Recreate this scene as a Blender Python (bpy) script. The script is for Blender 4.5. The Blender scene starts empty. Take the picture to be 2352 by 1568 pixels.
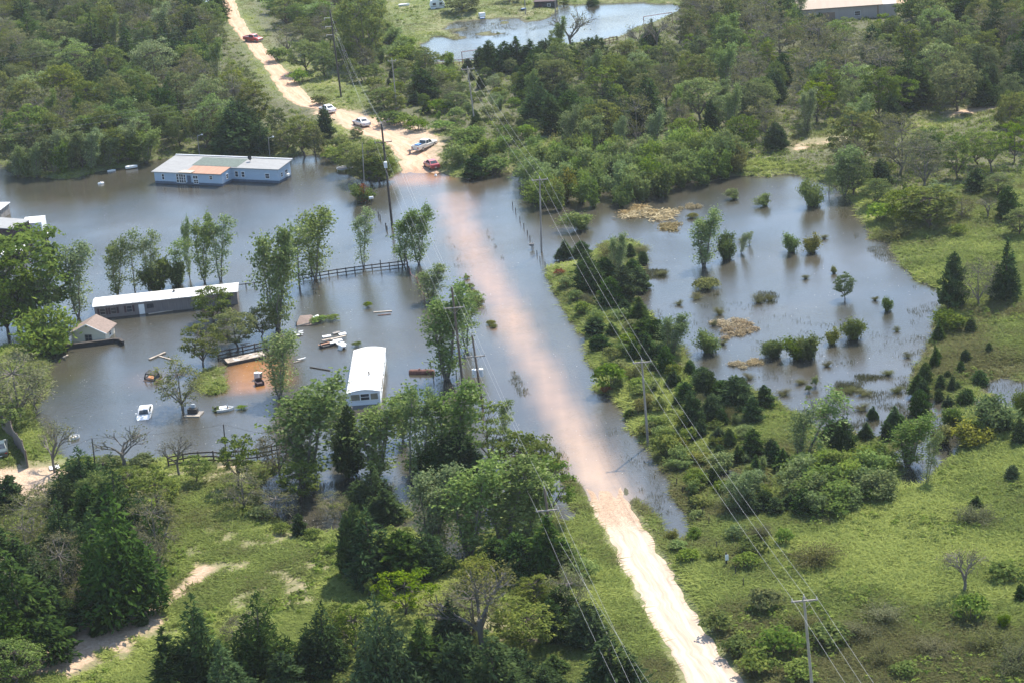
import bpy, math, random
import numpy as np
from mathutils import Vector, Matrix

# ------------------------------------------------------------------ camera, world, sun
SC = bpy.context.scene
COL = SC.collection
W0, H0, FPX = 2352.0, 1568.0, 4853.0          # the photograph's frame in working pixels and the focal length in them
CAMH, PITCH, ROLL = 90.0, math.radians(19.0), 0.085
cF = np.array([0.0, math.cos(PITCH), -math.sin(PITCH)])
_r0 = np.array([1.0, 0, 0]); _u0 = np.array([0.0, math.sin(PITCH), math.cos(PITCH)])
cR = _r0 * math.cos(ROLL) - _u0 * math.sin(ROLL)
cU = _r0 * math.sin(ROLL) + _u0 * math.cos(ROLL)
CAMPOS = np.array([0.0, 0.0, CAMH])
cam_data = bpy.data.cameras.new('camera')
cam = bpy.data.objects.new('camera', cam_data)
COL.objects.link(cam)
cam.matrix_world = Matrix(((cR[0], cU[0], -cF[0], 0), (cR[1], cU[1], -cF[1], 0), (cR[2], cU[2], -cF[2], CAMH), (0, 0, 0, 1)))
cam_data.sensor_width = 36.0
cam_data.lens = 36.0 * FPX / W0
cam_data.clip_start = 1.0
cam_data.clip_end = 20000.0
SC.camera = cam

SUN_AZ, SUN_EL = math.radians(32.0), math.radians(53.0)
world = bpy.data.worlds.new('World'); SC.world = world
world.use_nodes = True
_nt = world.node_tree
_sky = _nt.nodes.new('ShaderNodeTexSky')
_sky.sky_type = 'NISHITA'; _sky.sun_disc = False
_sky.sun_elevation = SUN_EL; _sky.sun_rotation = SUN_AZ
_sky.air_density = 1.0; _sky.dust_density = 0.4; _sky.ozone_density = 0.5
_nt.links.new(_sky.outputs[0], _nt.nodes['Background'].inputs[0])
_nt.nodes['Background'].inputs[1].default_value = 0.15

sun_data = bpy.data.lights.new('sun', 'SUN')
sun_data.energy = 4.4; sun_data.angle = math.radians(0.53); sun_data.color = (1.0, 0.93, 0.81)
sun = bpy.data.objects.new('sun', sun_data); COL.objects.link(sun)
_sd = Vector((math.sin(SUN_AZ) * math.cos(SUN_EL), math.cos(SUN_AZ) * math.cos(SUN_EL), math.sin(SUN_EL)))
sun.rotation_euler = _sd.to_track_quat('Z', 'Y').to_euler()
sun.location = (0, 300, 200)

SC.view_settings.view_transform = 'Standard'
SC.view_settings.look = 'None'
SC.view_settings.exposure = 1.08
SC.view_settings.gamma = 1.0
SC.cycles.max_bounces = 6
SC.cycles.diffuse_bounces = 4
SC.cycles.glossy_bounces = 2
SC.cycles.transmission_bounces = 4
SC.cycles.transparent_max_bounces = 6
SC.cycles.volume_bounces = 0
SC.cycles.sample_clamp_indirect = 6.0
SC.cycles.use_denoising = True
SC.cycles.denoising_prefilter = 'ACCURATE'

# ------------------------------------------------------------------ pixel <-> place
def proj(P):
    """working-pixel position of world points (n,3)"""
    d = np.asarray(P, float) - CAMPOS
    z = d @ cF
    return W0 / 2 + FPX * (d @ cR) / z, H0 / 2 - FPX * (d @ cU) / z

def wp(x, y, z=0.0):
    """world point seen at working pixel (x, y) on the level plane z (arrays allowed)"""
    x = np.asarray(x, float); y = np.asarray(y, float)
    d = cF + np.multiply.outer((x - W0 / 2) / FPX, cR) + np.multiply.outer((H0 / 2 - y) / FPX, cU)
    t = (z - CAMH) / d[..., 2]
    return CAMPOS + d * t[..., None]

def pip(poly, X, Y):
    """points in polygon"""
    X = np.asarray(X); Y = np.asarray(Y)
    ins = np.zeros(X.shape, bool)
    n = len(poly)
    for i in range(n):
        x0, y0 = poly[i]; x1, y1 = poly[(i + 1) % n]
        if y0 == y1: continue
        c = ((y0 > Y) != (y1 > Y))
        ins ^= c & (X < (x1 - x0) * (Y - y0) / (y1 - y0) + x0)
    return ins

def vnoise(x, y, s, seed=0):
    """smooth value noise, feature size s metres, 0..1"""
    x = np.asarray(x, float) / s; y = np.asarray(y, float) / s
    xi = np.floor(x).astype(np.int64); yi = np.floor(y).astype(np.int64)
    fx = x - xi; fy = y - yi
    fx = fx * fx * (3 - 2 * fx); fy = fy * fy * (3 - 2 * fy)
    def h(a, b):
        v = (a * 374761393 + b * 668265263 + seed * 1442695041) & 0xFFFFFFFF
        v = ((v ^ (v >> 13)) * 1274126177) & 0xFFFFFFFF
        return ((v ^ (v >> 16)) & 0xFFFF) / 65535.0
    return (h(xi, yi) * (1 - fx) + h(xi + 1, yi) * fx) * (1 - fy) + (h(xi, yi + 1) * (1 - fx) + h(xi + 1, yi + 1) * fx) * fy

def blur(a, n):
    """box blur twice, radius n cells"""
    if n < 1: return a
    for _ in range(2):
        for ax in (0, 1):
            p = np.concatenate([np.repeat(np.take(a, [0], ax), n, ax), a, np.repeat(np.take(a, [-1], ax), n + 1, ax)], ax)
            c = np.cumsum(p, ax)
            m = a.shape[ax]
            hi = np.take(c, np.arange(2 * n, 2 * n + m), ax)
            lo = np.concatenate([np.zeros_like(np.take(c, [0], ax)), np.take(c, np.arange(0, m - 1), ax)], ax)
            a = (hi - lo) / (2 * n + 1)
    return a

# ------------------------------------------------------------------ outlines of water, road and ground cover (working pixels)
WATER = [
 [(-400,372),(0,376),(14,402),(40,412),(130,414),(230,400),(300,384),(360,366),(450,360),(560,366),(670,362),(742,362),(790,384),(822,414),(870,417),(905,407),(918,399),
  (1000,401),(1016,396),(1075,411),(1130,404),(1205,398),(1228,440),(1290,462),(1400,440),(1500,420),(1600,415),(1690,405),(1760,405),(1830,402),(1940,440),(1962,480),(1990,528),(1975,548),
  (2030,560),(2052,600),(2092,636),(2150,664),(2166,702),(2140,760),(2118,820),(2092,900),(2108,952),(2040,1000),(1990,985),(1900,998),(1835,946),(1795,932),(1770,902),(1700,888),
  (1600,872),(1575,842),(1560,800),(1500,735),(1468,700),(1452,660),(1480,625),(1484,570),(1452,548),(1408,545),(1350,580),(1345,600),(1300,612),(1256,604),(1252,640),(1285,680),(1312,740),(1345,800),(1372,860),(1378,900),(1402,905),
  (1440,945),(1452,990),(1490,1030),(1530,1095),(1548,1150),(1590,1225),(1560,1250),(1520,1215),(1490,1180),(1440,1110),(1400,1050),(1372,1005),
  (1370,1000),(1360,1070),(1340,1100),(1300,1065),(1288,1042),(1290,1080),(1322,1180),(1300,1225),(1270,1180),(1180,1120),(1100,1200),(1060,1310),(1000,1300),(950,1200),(940,1130),(915,1110),
  (900,1160),(850,1215),(760,1200),(690,1220),(620,1180),(600,1110),(640,1064),(520,1057),(420,1052),(350,1064),(180,1060),(132,1050),(112,1000),(60,940),(112,900),(110,830),(60,790),(0,792),(-400,800)],
 [(967,103),(991,80),(1040,88),(1080,86),(1105,70),(1117,55),(1165,50),(1180,64),(1230,64),(1245,44),(1278,30),(1282,8),(1400,8),(1549,12),(1576,20),(1532,38),(1439,75),(1360,96),(1240,113),(1086,143),(1000,146),(975,125)],
 [(415,-25),(495,-25),(502,2),(480,14),(440,22),(405,10)],
 [(1186,25),(1216,24),(1218,31),(1182,33)],
 [(2160,950),(2230,985),(2215,1020),(2160,1060),(2090,1130),(2060,1110),(2120,1030),(2100,975)],
]
LAND = [   # islands in the water
 [(455,848),(500,840),(528,838),(527,905),(470,908),(446,896)],
 [(1370,995),(1388,1040),(1420,1080),(1450,1130),(1500,1205),(1560,1290),(1520,1290),(1447,1165),(1405,1085),(1375,1030)],
 [(1292,1060),(1318,1090),(1352,1165),(1400,1245),(1350,1260),(1330,1180),(1310,1120)],
]
MARSH = [
 [(1880,985),(1990,970),(2060,985),(2100,930),(2130,880),(2165,900),(2120,1000),(2020,1020),(1900,1015)],
 [(1700,880),(1800,925),(1850,965),(1840,990),(1760,940),(1690,900)],
 [(1440,640),(1470,690),(1560,790),(1545,800),(1450,700),(1425,650)],  # wet grass standing in a hand's depth of water
 [(2180,900),(2250,850),(2352,835),(2600,830),(2600,960),(2352,960),(2240,960),(2150,985)],
 [(2060,900),(2160,930),(2230,985),(2215,1030),(2120,1140),(2050,1120),(1960,1010),(2000,960)],
 [(1560,1050),(1700,1040),(1790,1090),(1790,1180),(1660,1150),(1590,1120)],
 [(590,1100),(720,1110),(900,1100),(930,1240),(820,1240),(700,1240),(600,1190)],
 [(960,1180),(1300,1190),(1330,1230),(1250,1260),(1060,1330),(980,1310)],
 [(1060,40),(1240,40),(1260,60),(1180,85),(1060,90),(980,70)],
 [(1940,440),(2010,540),(2060,600),(2020,600),(1960,540),(1920,480)],
]
ROAD_L = [(1650,1700),(1561,1568),(1515,1480),(1467,1388),(1428,1306),(1391,1236),(1358,1165),(1332,1110),(1306,1050),(1276,1000),(1226,900),(1182,800),(1118,700),(1062,600),(1028,520),(1002,455),(960,425),(918,399),(915,376),(900,345),(845,322),(790,303),(745,262),(690,253),(655,237),(629,200),(613,170),(588,140),(560,105),(540,80),(520,50),(508,10),(495,-40)]
ROAD_R = [(1820,1700),(1708,1568),(1642,1480),(1588,1390),(1538,1306),(1496,1236),(1455,1165),(1426,1110),(1398,1050),(1370,1000),(1314,900),(1262,800),(1205,700),(1142,600),(1102,520),(1078,455),(1048,425),(1012,399),(1002,380),(985,352),(940,328),(885,303),(830,272),(775,262),(722,240),(690,205),(662,172),(632,140),(604,112),(578,80),(557,50),(541,10),(530,-40)]
ROADPOLY = ROAD_L + ROAD_R[::-1]
PLUME = [(996,440),(1028,520),(1062,600),(1118,700),(1182,800),(1232,900),(1276,1000),(1306,1060),(1332,1115),(1352,1170),(1460,1170),(1424,1110),(1392,1050),(1356,1000),(1304,900),(1246,800),(1192,700),(1132,600),(1096,520),(1076,440)]
RUST = [(905,404),(918,396),(1010,398),(1036,406),(1012,420),(960,426),(905,424)]
SPARSE = [[(370,1180),(520,1130),(640,1200),(800,1260),(800,1400),(640,1420),(420,1430),(300,1500),(180,1600),(0,1600),(150,1480),(380,1400)], [(900,1340),(1300,1440),(1330,1568),(1000,1568)], [(1340,1300),(1430,1400),(1560,1568),(1440,1568)], [(60,1150),(300,1090),(620,1070),(620,1100),(300,1130)], [(600,240),(760,240),(880,280),(900,330),(1010,310),(1020,400)]]
BARE_THIN = [[(2095,303),(2130,286),(2128,292),(2100,310)], [(2170,276),(2200,264),(2290,250),(2292,260),(2200,274),(2172,283)], [(1815,356),(1870,342),(1872,348),(1822,364)], [(395,1380),(420,1345),(448,1320),(452,1270),(468,1262),(474,1310),(500,1322),(470,1345),(430,1375),(400,1405),(360,1420)]]
PATIO = [(527,838),(612,820),(640,822),(660,880),(614,896),(527,906)]
BARE = [
 [(-60,1092),(110,1092),(215,1070),(225,1080),(140,1100),(110,1145),(60,1175),(-60,1160)],
 [(190,1118),(213,1118),(212,1128),(190,1130)],
 [(405,1085),(520,1070),(640,1062),(640,1075),(520,1086),(400,1105)],
 [(180,1420),(300,1400),(420,1420),(300,1480),(150,1568),(20,1620),(60,1550)],
 [(1020,350),(1000,410),(950,330),(990,300)],
 [(2090,300),(2200,265),(2290,248),(2300,256),(2200,276),(2110,306)],
 [(1800,350),(1900,330),(1990,322),(1980,335),(1880,345),(1810,360)],
 [(2300,0),(1690,-20),(1740,50),(1720,42)],
 [(-40,290),(20,295),(20,340),(-40,350)],
 [(1350,1440),(1380,1420),(1400,1460),(1360,1490)],
 [(960,1540),(1010,1550),(1000,1590),(900,1590)],
 [(700,265),(760,258),(930,290),(1010,330),(900,320),(800,290)],
]
FOREST = {
 'left':  [(-160,-60),(400,-60),(500,8),(505,50),(530,85),(560,120),(600,190),(640,232),(740,262),(760,300),(740,350),(640,352),(560,352),(440,350),(330,372),(220,390),(120,402),(45,402),(10,372),(-160,372)],
 'mid':   [(560,-60),(880,-60),(880,150),(835,208),(700,150),(640,135),(590,55)],
 'scrub': [(860,150),(1000,150),(1080,160),(1200,180),(1230,300),(1210,390),(1080,400),(1030,370),(1015,320),(930,290),(870,270),(850,225)],
 'east':  [(1080,120),(1260,125),(1400,100),(1500,60),(1600,25),(1650,-40),(2500,-40),(2500,300),(2420,400),(2230,440),(2060,460),(1960,430),(1840,395),(1700,368),(1560,372),(1400,380),(1290,360),(1230,300),(1200,180)],
 'thicket':[(1212,400),(1290,375),(1400,385),(1560,372),(1700,372),(1712,400),(1640,420),(1500,455),(1420,476),(1290,485),(1222,465)],
 'southwest':[(-160,1170),(60,1180),(140,1130),(280,1110),(330,1150),(370,1230),(390,1400),(300,1420),(195,1440),(160,1500),(40,1560),(-160,1600)],
}
CLEAR = [(1800,330),(1900,300),(2040,300),(2290,240),(2310,262),(2100,320),(1960,345),(1830,365)]

# ------------------------------------------------------------------ terrain grid
CELL = 0.8
def _axis(a, b, far):
    core = np.arange(a, b + 1e-6, CELL)
    g = []; d = CELL; v = a
    while v > -far: d *= 1.6; v -= d; g.append(v)
    lo = np.array(g[::-1]); g = []; d = CELL; v = core[-1]
    while v < far: d *= 1.6; v += d; g.append(v)
    return np.concatenate([lo, core, np.array(g)])
XS = _axis(-170.0, 150.0, 4000.0); YS = _axis(150.0, 640.0, 6000.0)
GX, GY = np.meshgrid(XS, YS)                      # rows = y
_P = np.stack([GX, GY, np.zeros_like(GX)], -1)
_dz = (_P - CAMPOS) @ cF
_front = _dz > 60
PXG, PYG = proj(np.where(_front[..., None], _P, np.array([0, 6000.0, 0])))
PXG = np.where(_front, PXG, -9e5); PYG = np.where(_front, PYG, 9e5)
def jit(poly_list):
    # ragged outline: the test point wanders by a few pixels
    m = np.zeros(GX.shape, bool)
    jx = PXG + (vnoise(GX, GY, 2.2, 5) - .5) * 16 + (vnoise(GX, GY, 7, 7) - .5) * 18; jy = PYG + (vnoise(GX, GY, 2.2, 6) - .5) * 8 + (vnoise(GX, GY, 7, 8) - .5) * 9
    for p in poly_list: m |= pip(p, jx, jy)
    return m
_w = jit(WATER)
for p in LAND: _w &= ~pip(p, PXG, PYG)
_road = pip(ROADPOLY, PXG, PYG)
LANDM = blur((~_w).astype(float), 1)
WIDE = blur((~_w).astype(float), 6)
HGT = (LANDM - 0.5) * 1.0
HGT = np.where(HGT > 0, HGT * 0.7 + 0.5 * np.clip(WIDE - 0.5, 0, 1) * 2 * HGT * 2, HGT * 1.4)
HGT += np.where(HGT > 0.05, 0.35 * (vnoise(GX, GY, 18, 1) - 0.4) + 0.16 * (vnoise(GX, GY, 3.5, 2) - .5), 0.04 * (vnoise(GX, GY, 2.0, 3) - .5))
_m = blur(jit(MARSH).astype(float), 3)
HGT = HGT * (1 - _m) + _m * (0.30 * (vnoise(GX, GY, 4.0, 11) - .5) + 0.16 * (vnoise(GX, GY, 1.6, 12) - .5) - 0.07)
MARSHM = _m
for p in LAND[1:]: HGT = np.maximum(HGT, blur(pip(p, PXG, PYG).astype(float), 1) * .34 - .12 + .08 * (vnoise(GX, GY, 1.8, 13) - .5))
_rz = np.interp(PYG, [-200, 0, 340, 388, 402, 440, 1085, 1128, 1200, 1270, 1600], [1.0, .9, .6, .12, -.12, -.3, -.3, -.06, .06, .32, .5])
_rb = blur(_road.astype(float), 1)
HGT = np.where(_rb > 0.01, HGT * (1 - np.clip(_rb * 1.6, 0, 1)) + _rz * np.clip(_rb * 1.6, 0, 1), HGT)
_pm = blur(pip(PATIO, PXG, PYG).astype(float), 1)
HGT = HGT * (1 - _pm) + _pm * -0.2
HGT[~_front] = 0.4
ROADM = _rb
ROADW = blur(_road.astype(float), 7)
BAREM = np.zeros(GX.shape)
for p in BARE: BAREM = np.maximum(BAREM, pip(p, PXG, PYG).astype(float))
for p in SPARSE: BAREM = np.maximum(BAREM, .27 * pip(p, PXG, PYG))
BAREM = blur(BAREM, 3)
for p in BARE_THIN: BAREM = np.maximum(BAREM, blur(pip(p, PXG, PYG).astype(float), 1))
FORM = np.zeros(GX.shape)
for p in FOREST.values(): FORM = np.maximum(FORM, pip(p, PXG, PYG).astype(float))
FORM *= 1 - pip(CLEAR, PXG, PYG)
FORM = blur(FORM, 2)

def samp(A, x, y):
    """bilinear look-up of a grid array at world x, y"""
    x = np.asarray(x, float); y = np.asarray(y, float)
    i = np.clip(np.searchsorted(XS, x) - 1, 0, len(XS) - 2); j = np.clip(np.searchsorted(YS, y) - 1, 0, len(YS) - 2)
    fx = np.clip((x - XS[i]) / (XS[i + 1] - XS[i]), 0, 1); fy = np.clip((y - YS[j]) / (YS[j + 1] - YS[j]), 0, 1)
    return (A[j, i] * (1 - fx) + A[j, i + 1] * fx) * (1 - fy) + (A[j + 1, i] * (1 - fx) + A[j + 1, i + 1] * fx) * fy

def gp(x, y, wet=False):
    """ground point seen at working pixel (x, y); wet: not below the water"""
    z = np.zeros(np.shape(x))
    for _ in range(4):
        p = wp(x, y, 0.0) if np.ndim(z) == 0 and z == 0 else wpz(x, y, z)
        z = samp(HGT, p[..., 0], p[..., 1])
        if wet: z = np.maximum(z, 0.0)
    p = np.array(p); p[..., 2] = z
    return p

def wpz(x, y, z):
    x = np.asarray(x, float); y = np.asarray(y, float); z = np.asarray(z, float)
    d = cF + np.multiply.outer((x - W0 / 2) / FPX, cR) + np.multiply.outer((H0 / 2 - y) / FPX, cU)
    t = (z - CAMH) / d[..., 2]
    return CAMPOS + d * t[..., None]

def ppm(p):
    """working pixels per metre of height at world point p"""
    a = proj(np.array([p])); b = proj(np.array([[p[0], p[1], p[2] + 1.0]]))
    return float(math.hypot(a[0][0] - b[0][0], a[1][0] - b[1][0]))

# ------------------------------------------------------------------ object helpers
def tag(o, label=None, cat=None, group=None, kind=None):
    if label: o['label'] = label
    if cat: o['category'] = cat
    if group: o['group'] = group
    if kind: o['kind'] = kind
    return o

def empty(name, loc=(0, 0, 0), rz=0.0):
    o = bpy.data.objects.new(name, None); COL.objects.link(o)
    o.location = tuple(float(v) for v in loc); o.rotation_euler = (0, 0, rz)
    o.empty_display_size = 0.5
    return o

def link(name, mesh, parent=None, loc=None, rz=None):
    o = bpy.data.objects.new(name, mesh); COL.objects.link(o)
    if parent is not None: o.parent = parent
    if loc is not None: o.location = tuple(float(v) for v in loc)
    if rz is not None: o.rotation_euler = (0, 0, rz)
    return o

def np_mesh(name, V, F, mat, attrs=None, smooth=False):
    """mesh from arrays; F is (n,3) or (n,4)"""
    me = bpy.data.meshes.new(name)
    V = np.asarray(V, np.float32); F = np.asarray(F, np.int32)
    k = F.shape[1]
    me.vertices.add(len(V)); me.vertices.foreach_set('co', V.ravel())
    me.loops.add(F.size); me.loops.foreach_set('vertex_index', F.ravel())
    me.polygons.add(len(F)); me.polygons.foreach_set('loop_start', np.arange(0, F.size, k, dtype=np.int32))
    try: me.polygons.foreach_set('loop_total', np.full(len(F), k, np.int32))
    except Exception: pass
    if smooth: me.polygons.foreach_set('use_smooth', np.ones(len(F), bool))
    me.update(calc_edges=True)
    for an, (typ, arr) in (attrs or {}).items():
        a = me.attributes.new(an, typ, 'POINT')
        a.data.foreach_set('value' if typ == 'FLOAT' else 'color', np.asarray(arr, np.float32).ravel())
    if mat: me.materials.append(mat)
    return me

class MB:
    """collects boxes, prisms and tubes and builds ONE mesh"""
    def __init__(s): s.v = []; s.f = []
    def add(s, vs, fs):
        b = len(s.v); s.v += [tuple(map(float, v)) for v in vs]; s.f += [tuple(b + i for i in f) for f in fs]; return s
    def box(s, x0, x1, y0, y1, z0, z1):
        return s.add([(x0, y0, z0), (x1, y0, z0), (x1, y1, z0), (x0, y1, z0), (x0, y0, z1), (x1, y0, z1), (x1, y1, z1), (x0, y1, z1)],
                     [(0, 3, 2, 1), (4, 5, 6, 7), (0, 1, 5, 4), (1, 2, 6, 5), (2, 3, 7, 6), (3, 0, 4, 7)])
    def hexa(s, b, t):
        """bottom four and top four corners"""
        return s.add(list(b) + list(t), [(0, 3, 2, 1), (4, 5, 6, 7), (0, 1, 5, 4), (1, 2, 6, 5), (2, 3, 7, 6), (3, 0, 4, 7)])
    def slab(s, pts, th):
        """polygon with thickness th downwards"""
        n = len(pts)
        return s.add(list(pts) + [(p[0], p[1], p[2] - th) for p in pts],
                     [tuple(range(n)), tuple(range(2 * n - 1, n - 1, -1))] + [(i, n + i, n + (i + 1) % n, (i + 1) % n) for i in range(n)])
    def prism(s, pts, ax, a, b):
        """2D outline pts extruded along axis ax from a to b"""
        n = len(pts)
        def mk(p, t):
            q = list(p); q.insert(ax, t); return q
        return s.add([mk(p, a) for p in pts] + [mk(p, b) for p in pts],
                     [tuple(range(n)), tuple(range(2 * n - 1, n - 1, -1))] + [(i, n + i, n + (i + 1) % n, (i + 1) % n) for i in range(n)])
    def tube(s, p0, p1, r0, r1=None, n=6, caps=True):
        r1 = r0 if r1 is None else r1
        p0 = Vector(p0); p1 = Vector(p1); d = (p1 - p0).normalized()
        a = d.orthogonal().normalized(); b = d.cross(a)
        vs = []
        for p, r in ((p0, r0), (p1, r1)):
            for i in range(n):
                t = 2 * math.pi * i / n
                vs.append(p + a * (r * math.cos(t)) + b * (r * math.sin(t)))
        fs = [(i, (i + 1) % n, n + (i + 1) % n, n + i) for i in range(n)]
        if caps: fs += [tuple(range(n - 1, -1, -1)), tuple(range(n, 2 * n))]
        return s.add(vs, fs)
    def path(s, pts, r, n=5):
        """tube through points; r a number or one radius per point"""
        rs = [r] * len(pts) if isinstance(r, (int, float)) else r
        for i in range(len(pts) - 1): s.tube(pts[i], pts[i + 1], rs[i], rs[i + 1], n, True)
        return s
    def mesh(s, name, mat, smooth=False, bevel=0.0):
        me = bpy.data.meshes.new(name); me.from_pydata(s.v, [], s.f)
        me.validate(); me.update()
        if smooth:
            me.polygons.foreach_set('use_smooth', np.ones(len(me.polygons), bool))
        if mat: me.materials.append(mat)
        return me
    def build(s, name, mat, parent=None, loc=None, rz=None, smooth=False, bevel=0.0):
        o = link(name, s.mesh(name, mat, smooth), parent, loc, rz)
        if bevel:
            m = o.modifiers.new('bevel', 'BEVEL'); m.width = bevel; m.segments = 2; m.limit_method = 'ANGLE'
        return o

# ------------------------------------------------------------------ materials
def new_mat(name):
    m = bpy.data.materials.new(name); m.use_nodes = True
    nt = m.node_tree
    for n in list(nt.nodes):
        if n.type != 'OUTPUT_MATERIAL': nt.nodes.remove(n)
    return m, nt, nt.nodes['Material Output']
def N(nt, typ, **kw):
    n = nt.nodes.new(typ)
    for k, v in kw.items():
        if k.startswith('i_'):
            n.inputs[k[2:].replace('_', ' ')].default_value = v
        else: setattr(n, k, v)
    return n
def ramp(nt, src, stops):
    r = nt.nodes.new('ShaderNodeValToRGB')
    while len(r.color_ramp.elements) < len(stops): r.color_ramp.elements.new(0.5)
    for e, (p, c) in zip(r.color_ramp.elements, stops):
        e.position = p; e.color = (*c, 1) if len(c) == 3 else c
    nt.links.new(src, r.inputs[0]); return r
def mixc(nt, fac, a, b, blend='MIX'):
    m = nt.nodes.new('ShaderNodeMix'); m.data_type = 'RGBA'; m.blend_type = blend
    for sock, v in ((m.inputs[0], fac), (m.inputs[6], a), (m.inputs[7], b)):
        if isinstance(v, (int, float)): sock.default_value = v
        elif isinstance(v, tuple): sock.default_value = (*v, 1)
        else: nt.links.new(v, sock)
    return m.outputs[2]
def mth(nt, op, a, b=0.0, c=0.0, clamp=False):
    m = nt.nodes.new('ShaderNodeMath'); m.operation = op; m.use_clamp = clamp
    for i, v in enumerate((a, b, c)):
        if isinstance(v, (int, float)): m.inputs[i].default_value = v
        else: nt.links.new(v, m.inputs[i])
    return m.outputs[0]
def noise(nt, scale, detail=3.0, rough=0.55, vec=None, dist=0.0):
    n = nt.nodes.new('ShaderNodeTexNoise'); n.inputs['Scale'].default_value = scale
    n.inputs['Detail'].default_value = detail; n.inputs['Roughness'].default_value = rough
    n.inputs['Distortion'].default_value = dist
    if vec is not None: nt.links.new(vec, n.inputs['Vector'])
    return n.outputs['Fac']
def wcoord(nt):
    g = nt.nodes.new('ShaderNodeNewGeometry'); return g.outputs['Position']
def ocoord(nt):
    return nt.nodes.new('ShaderNodeTexCoord').outputs['Object']

def paint(name, col, rough=0.6, var=0.12, scale=1.2, metal=0.0, dirt=None, stretch=None):
    """painted or weathered plain surface: colour broken by two noises and optional streaky dirt"""
    m, nt, out = new_mat(name)
    b = N(nt, 'ShaderNodeBsdfPrincipled'); b.inputs['Roughness'].default_value = rough; b.inputs['Metallic'].default_value = metal
    v = ocoord(nt)
    if stretch:
        mp = nt.nodes.new('ShaderNodeMapping'); mp.inputs['Scale'].default_value = stretch; nt.links.new(v, mp.inputs[0]); v = mp.outputs[0]
    n1 = noise(nt, scale, 4.0, .6, v)
    lo = tuple(c * (1 - var * 1.6) for c in col); hi = tuple(min(1, c * (1 + var)) for c in col)
    c = ramp(nt, n1, [(.3, lo), (.7, hi)]).outputs[0]
    if dirt:
        n2 = noise(nt, scale * 2.7, 3.0, .6, v)
        f = ramp(nt, n2, [(.52, (0, 0, 0)), (.72, (.75, .75, .75))]).outputs[0]
        c = mixc(nt, f, c, dirt)
    nt.links.new(c, b.inputs['Base Color']); nt.links.new(b.outputs[0], out.inputs[0])
    return m

def glass_mat(name='window_glass', col=(.03, .035, .045)):
    m, nt, out = new_mat(name)
    b = N(nt, 'ShaderNodeBsdfPrincipled'); b.inputs['Roughness'].default_value = 0.08
    c = ramp(nt, noise(nt, 1.5, 2.0, .5, ocoord(nt)), [(.3, tuple(x * .6 for x in col)), (.7, tuple(x * 1.5 for x in col))]).outputs[0]
    nt.links.new(c, b.inputs['Base Color']); nt.links.new(b.outputs[0], out.inputs[0])
    return m

def leaf_mat(name, a, b, c, transl=0.3, gloss=0.0, hue=0.02, val=0.35):
    """leaves: three tones by the leaf's own tint, varied per plant, lit from both sides"""
    warm = .95 if name.split('_')[0] in ('grass', 'dead', 'reed', 'rusty') else .76
    a, b, c = ((r * 1.04, g * 1.01, bl * warm) for r, g, bl in (a, b, c))
    m, nt, out = new_mat(name)
    at = N(nt, 'ShaderNodeAttribute', attribute_name='tint')
    col = ramp(nt, at.outputs['Fac'], [(0.0, a), (0.5, b), (1.0, c)]).outputs[0]
    oi = nt.nodes.new('ShaderNodeObjectInfo')
    hs = nt.nodes.new('ShaderNodeHueSaturation')
    r2 = mth(nt, 'FRACT', mth(nt, 'MULTIPLY', oi.outputs['Random'], 7.31))
    nt.links.new(mth(nt, 'MULTIPLY_ADD', oi.outputs['Random'], hue * 2, 0.5 - hue), hs.inputs['Hue'])
    nt.links.new(mth(nt, 'MULTIPLY_ADD', r2, val, 1 - val * .5), hs.inputs['Value'])
    r3 = mth(nt, 'FRACT', mth(nt, 'MULTIPLY', oi.outputs['Random'], 23.7))
    nt.links.new(mth(nt, 'MULTIPLY_ADD', r3, .35, .8), hs.inputs['Saturation'])
    nt.links.new(col, hs.inputs['Color'])
    d = nt.nodes.new('ShaderNodeBsdfDiffuse'); t = nt.nodes.new('ShaderNodeBsdfTranslucent')
    nt.links.new(hs.outputs[0], d.inputs[0]); nt.links.new(hs.outputs[0], t.inputs[0])
    mx = nt.nodes.new('ShaderNodeMixShader'); mx.inputs[0].default_value = transl
    nt.links.new(d.outputs[0], mx.inputs[1]); nt.links.new(t.outputs[0], mx.inputs[2])
    res = mx.outputs[0]
    if gloss:
        g = nt.nodes.new('ShaderNodeBsdfGlossy'); g.inputs['Roughness'].default_value = 0.35
        m2 = nt.nodes.new('ShaderNodeMixShader'); m2.inputs[0].default_value = gloss
        nt.links.new(res, m2.inputs[1]); nt.links.new(g.outputs[0], m2.inputs[2]); res = m2.outputs[0]
    nt.links.new(res, out.inputs[0])
    return m

def bark_mat(name, col):
    return paint(name, col, .9, .35, 3.0, stretch=(1, 1, .25))

M = {}
M['cedar'] = leaf_mat('cedar_foliage', (.028, .054, .021), (.050, .090, .031), (.090, .135, .048), .25, hue=.015)
M['oak'] = leaf_mat('oak_foliage', (.080, .112, .037), (.138, .178, .057), (.23, .25, .090), .45, hue=.02)
M['cotton'] = leaf_mat('cottonwood_foliage', (.115, .175, .070), (.190, .260, .112), (.35, .41, .25), .48, hue=.012)  # whitish last tone paints the glints of shiny leaves into the colour
M['willow'] = leaf_mat('willow_foliage', (.100, .160, .046), (.170, .240, .074), (.28, .34, .13), .45, hue=.015)
M['green'] = leaf_mat('green_foliage', (.072, .112, .038), (.118, .172, .056), (.20, .25, .095), .45, hue=.015)
M['bright'] = leaf_mat('bright_foliage', (.080, .135, .025), (.130, .190, .038), (.20, .25, .06), .35, hue=.015)
M['yellow'] = leaf_mat('yellow_foliage', (.11, .12, .035), (.17, .18, .05), (.25, .24, .07), .3, hue=.015)
M['grey'] = leaf_mat('grey_foliage', (.095, .108, .056), (.150, .160, .086), (.23, .225, .13), .42, hue=.02)
M['straw'] = leaf_mat('dead_foliage', (.24, .19, .10), (.37, .30, .17), (.47, .40, .25), .25, hue=.01)
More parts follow.
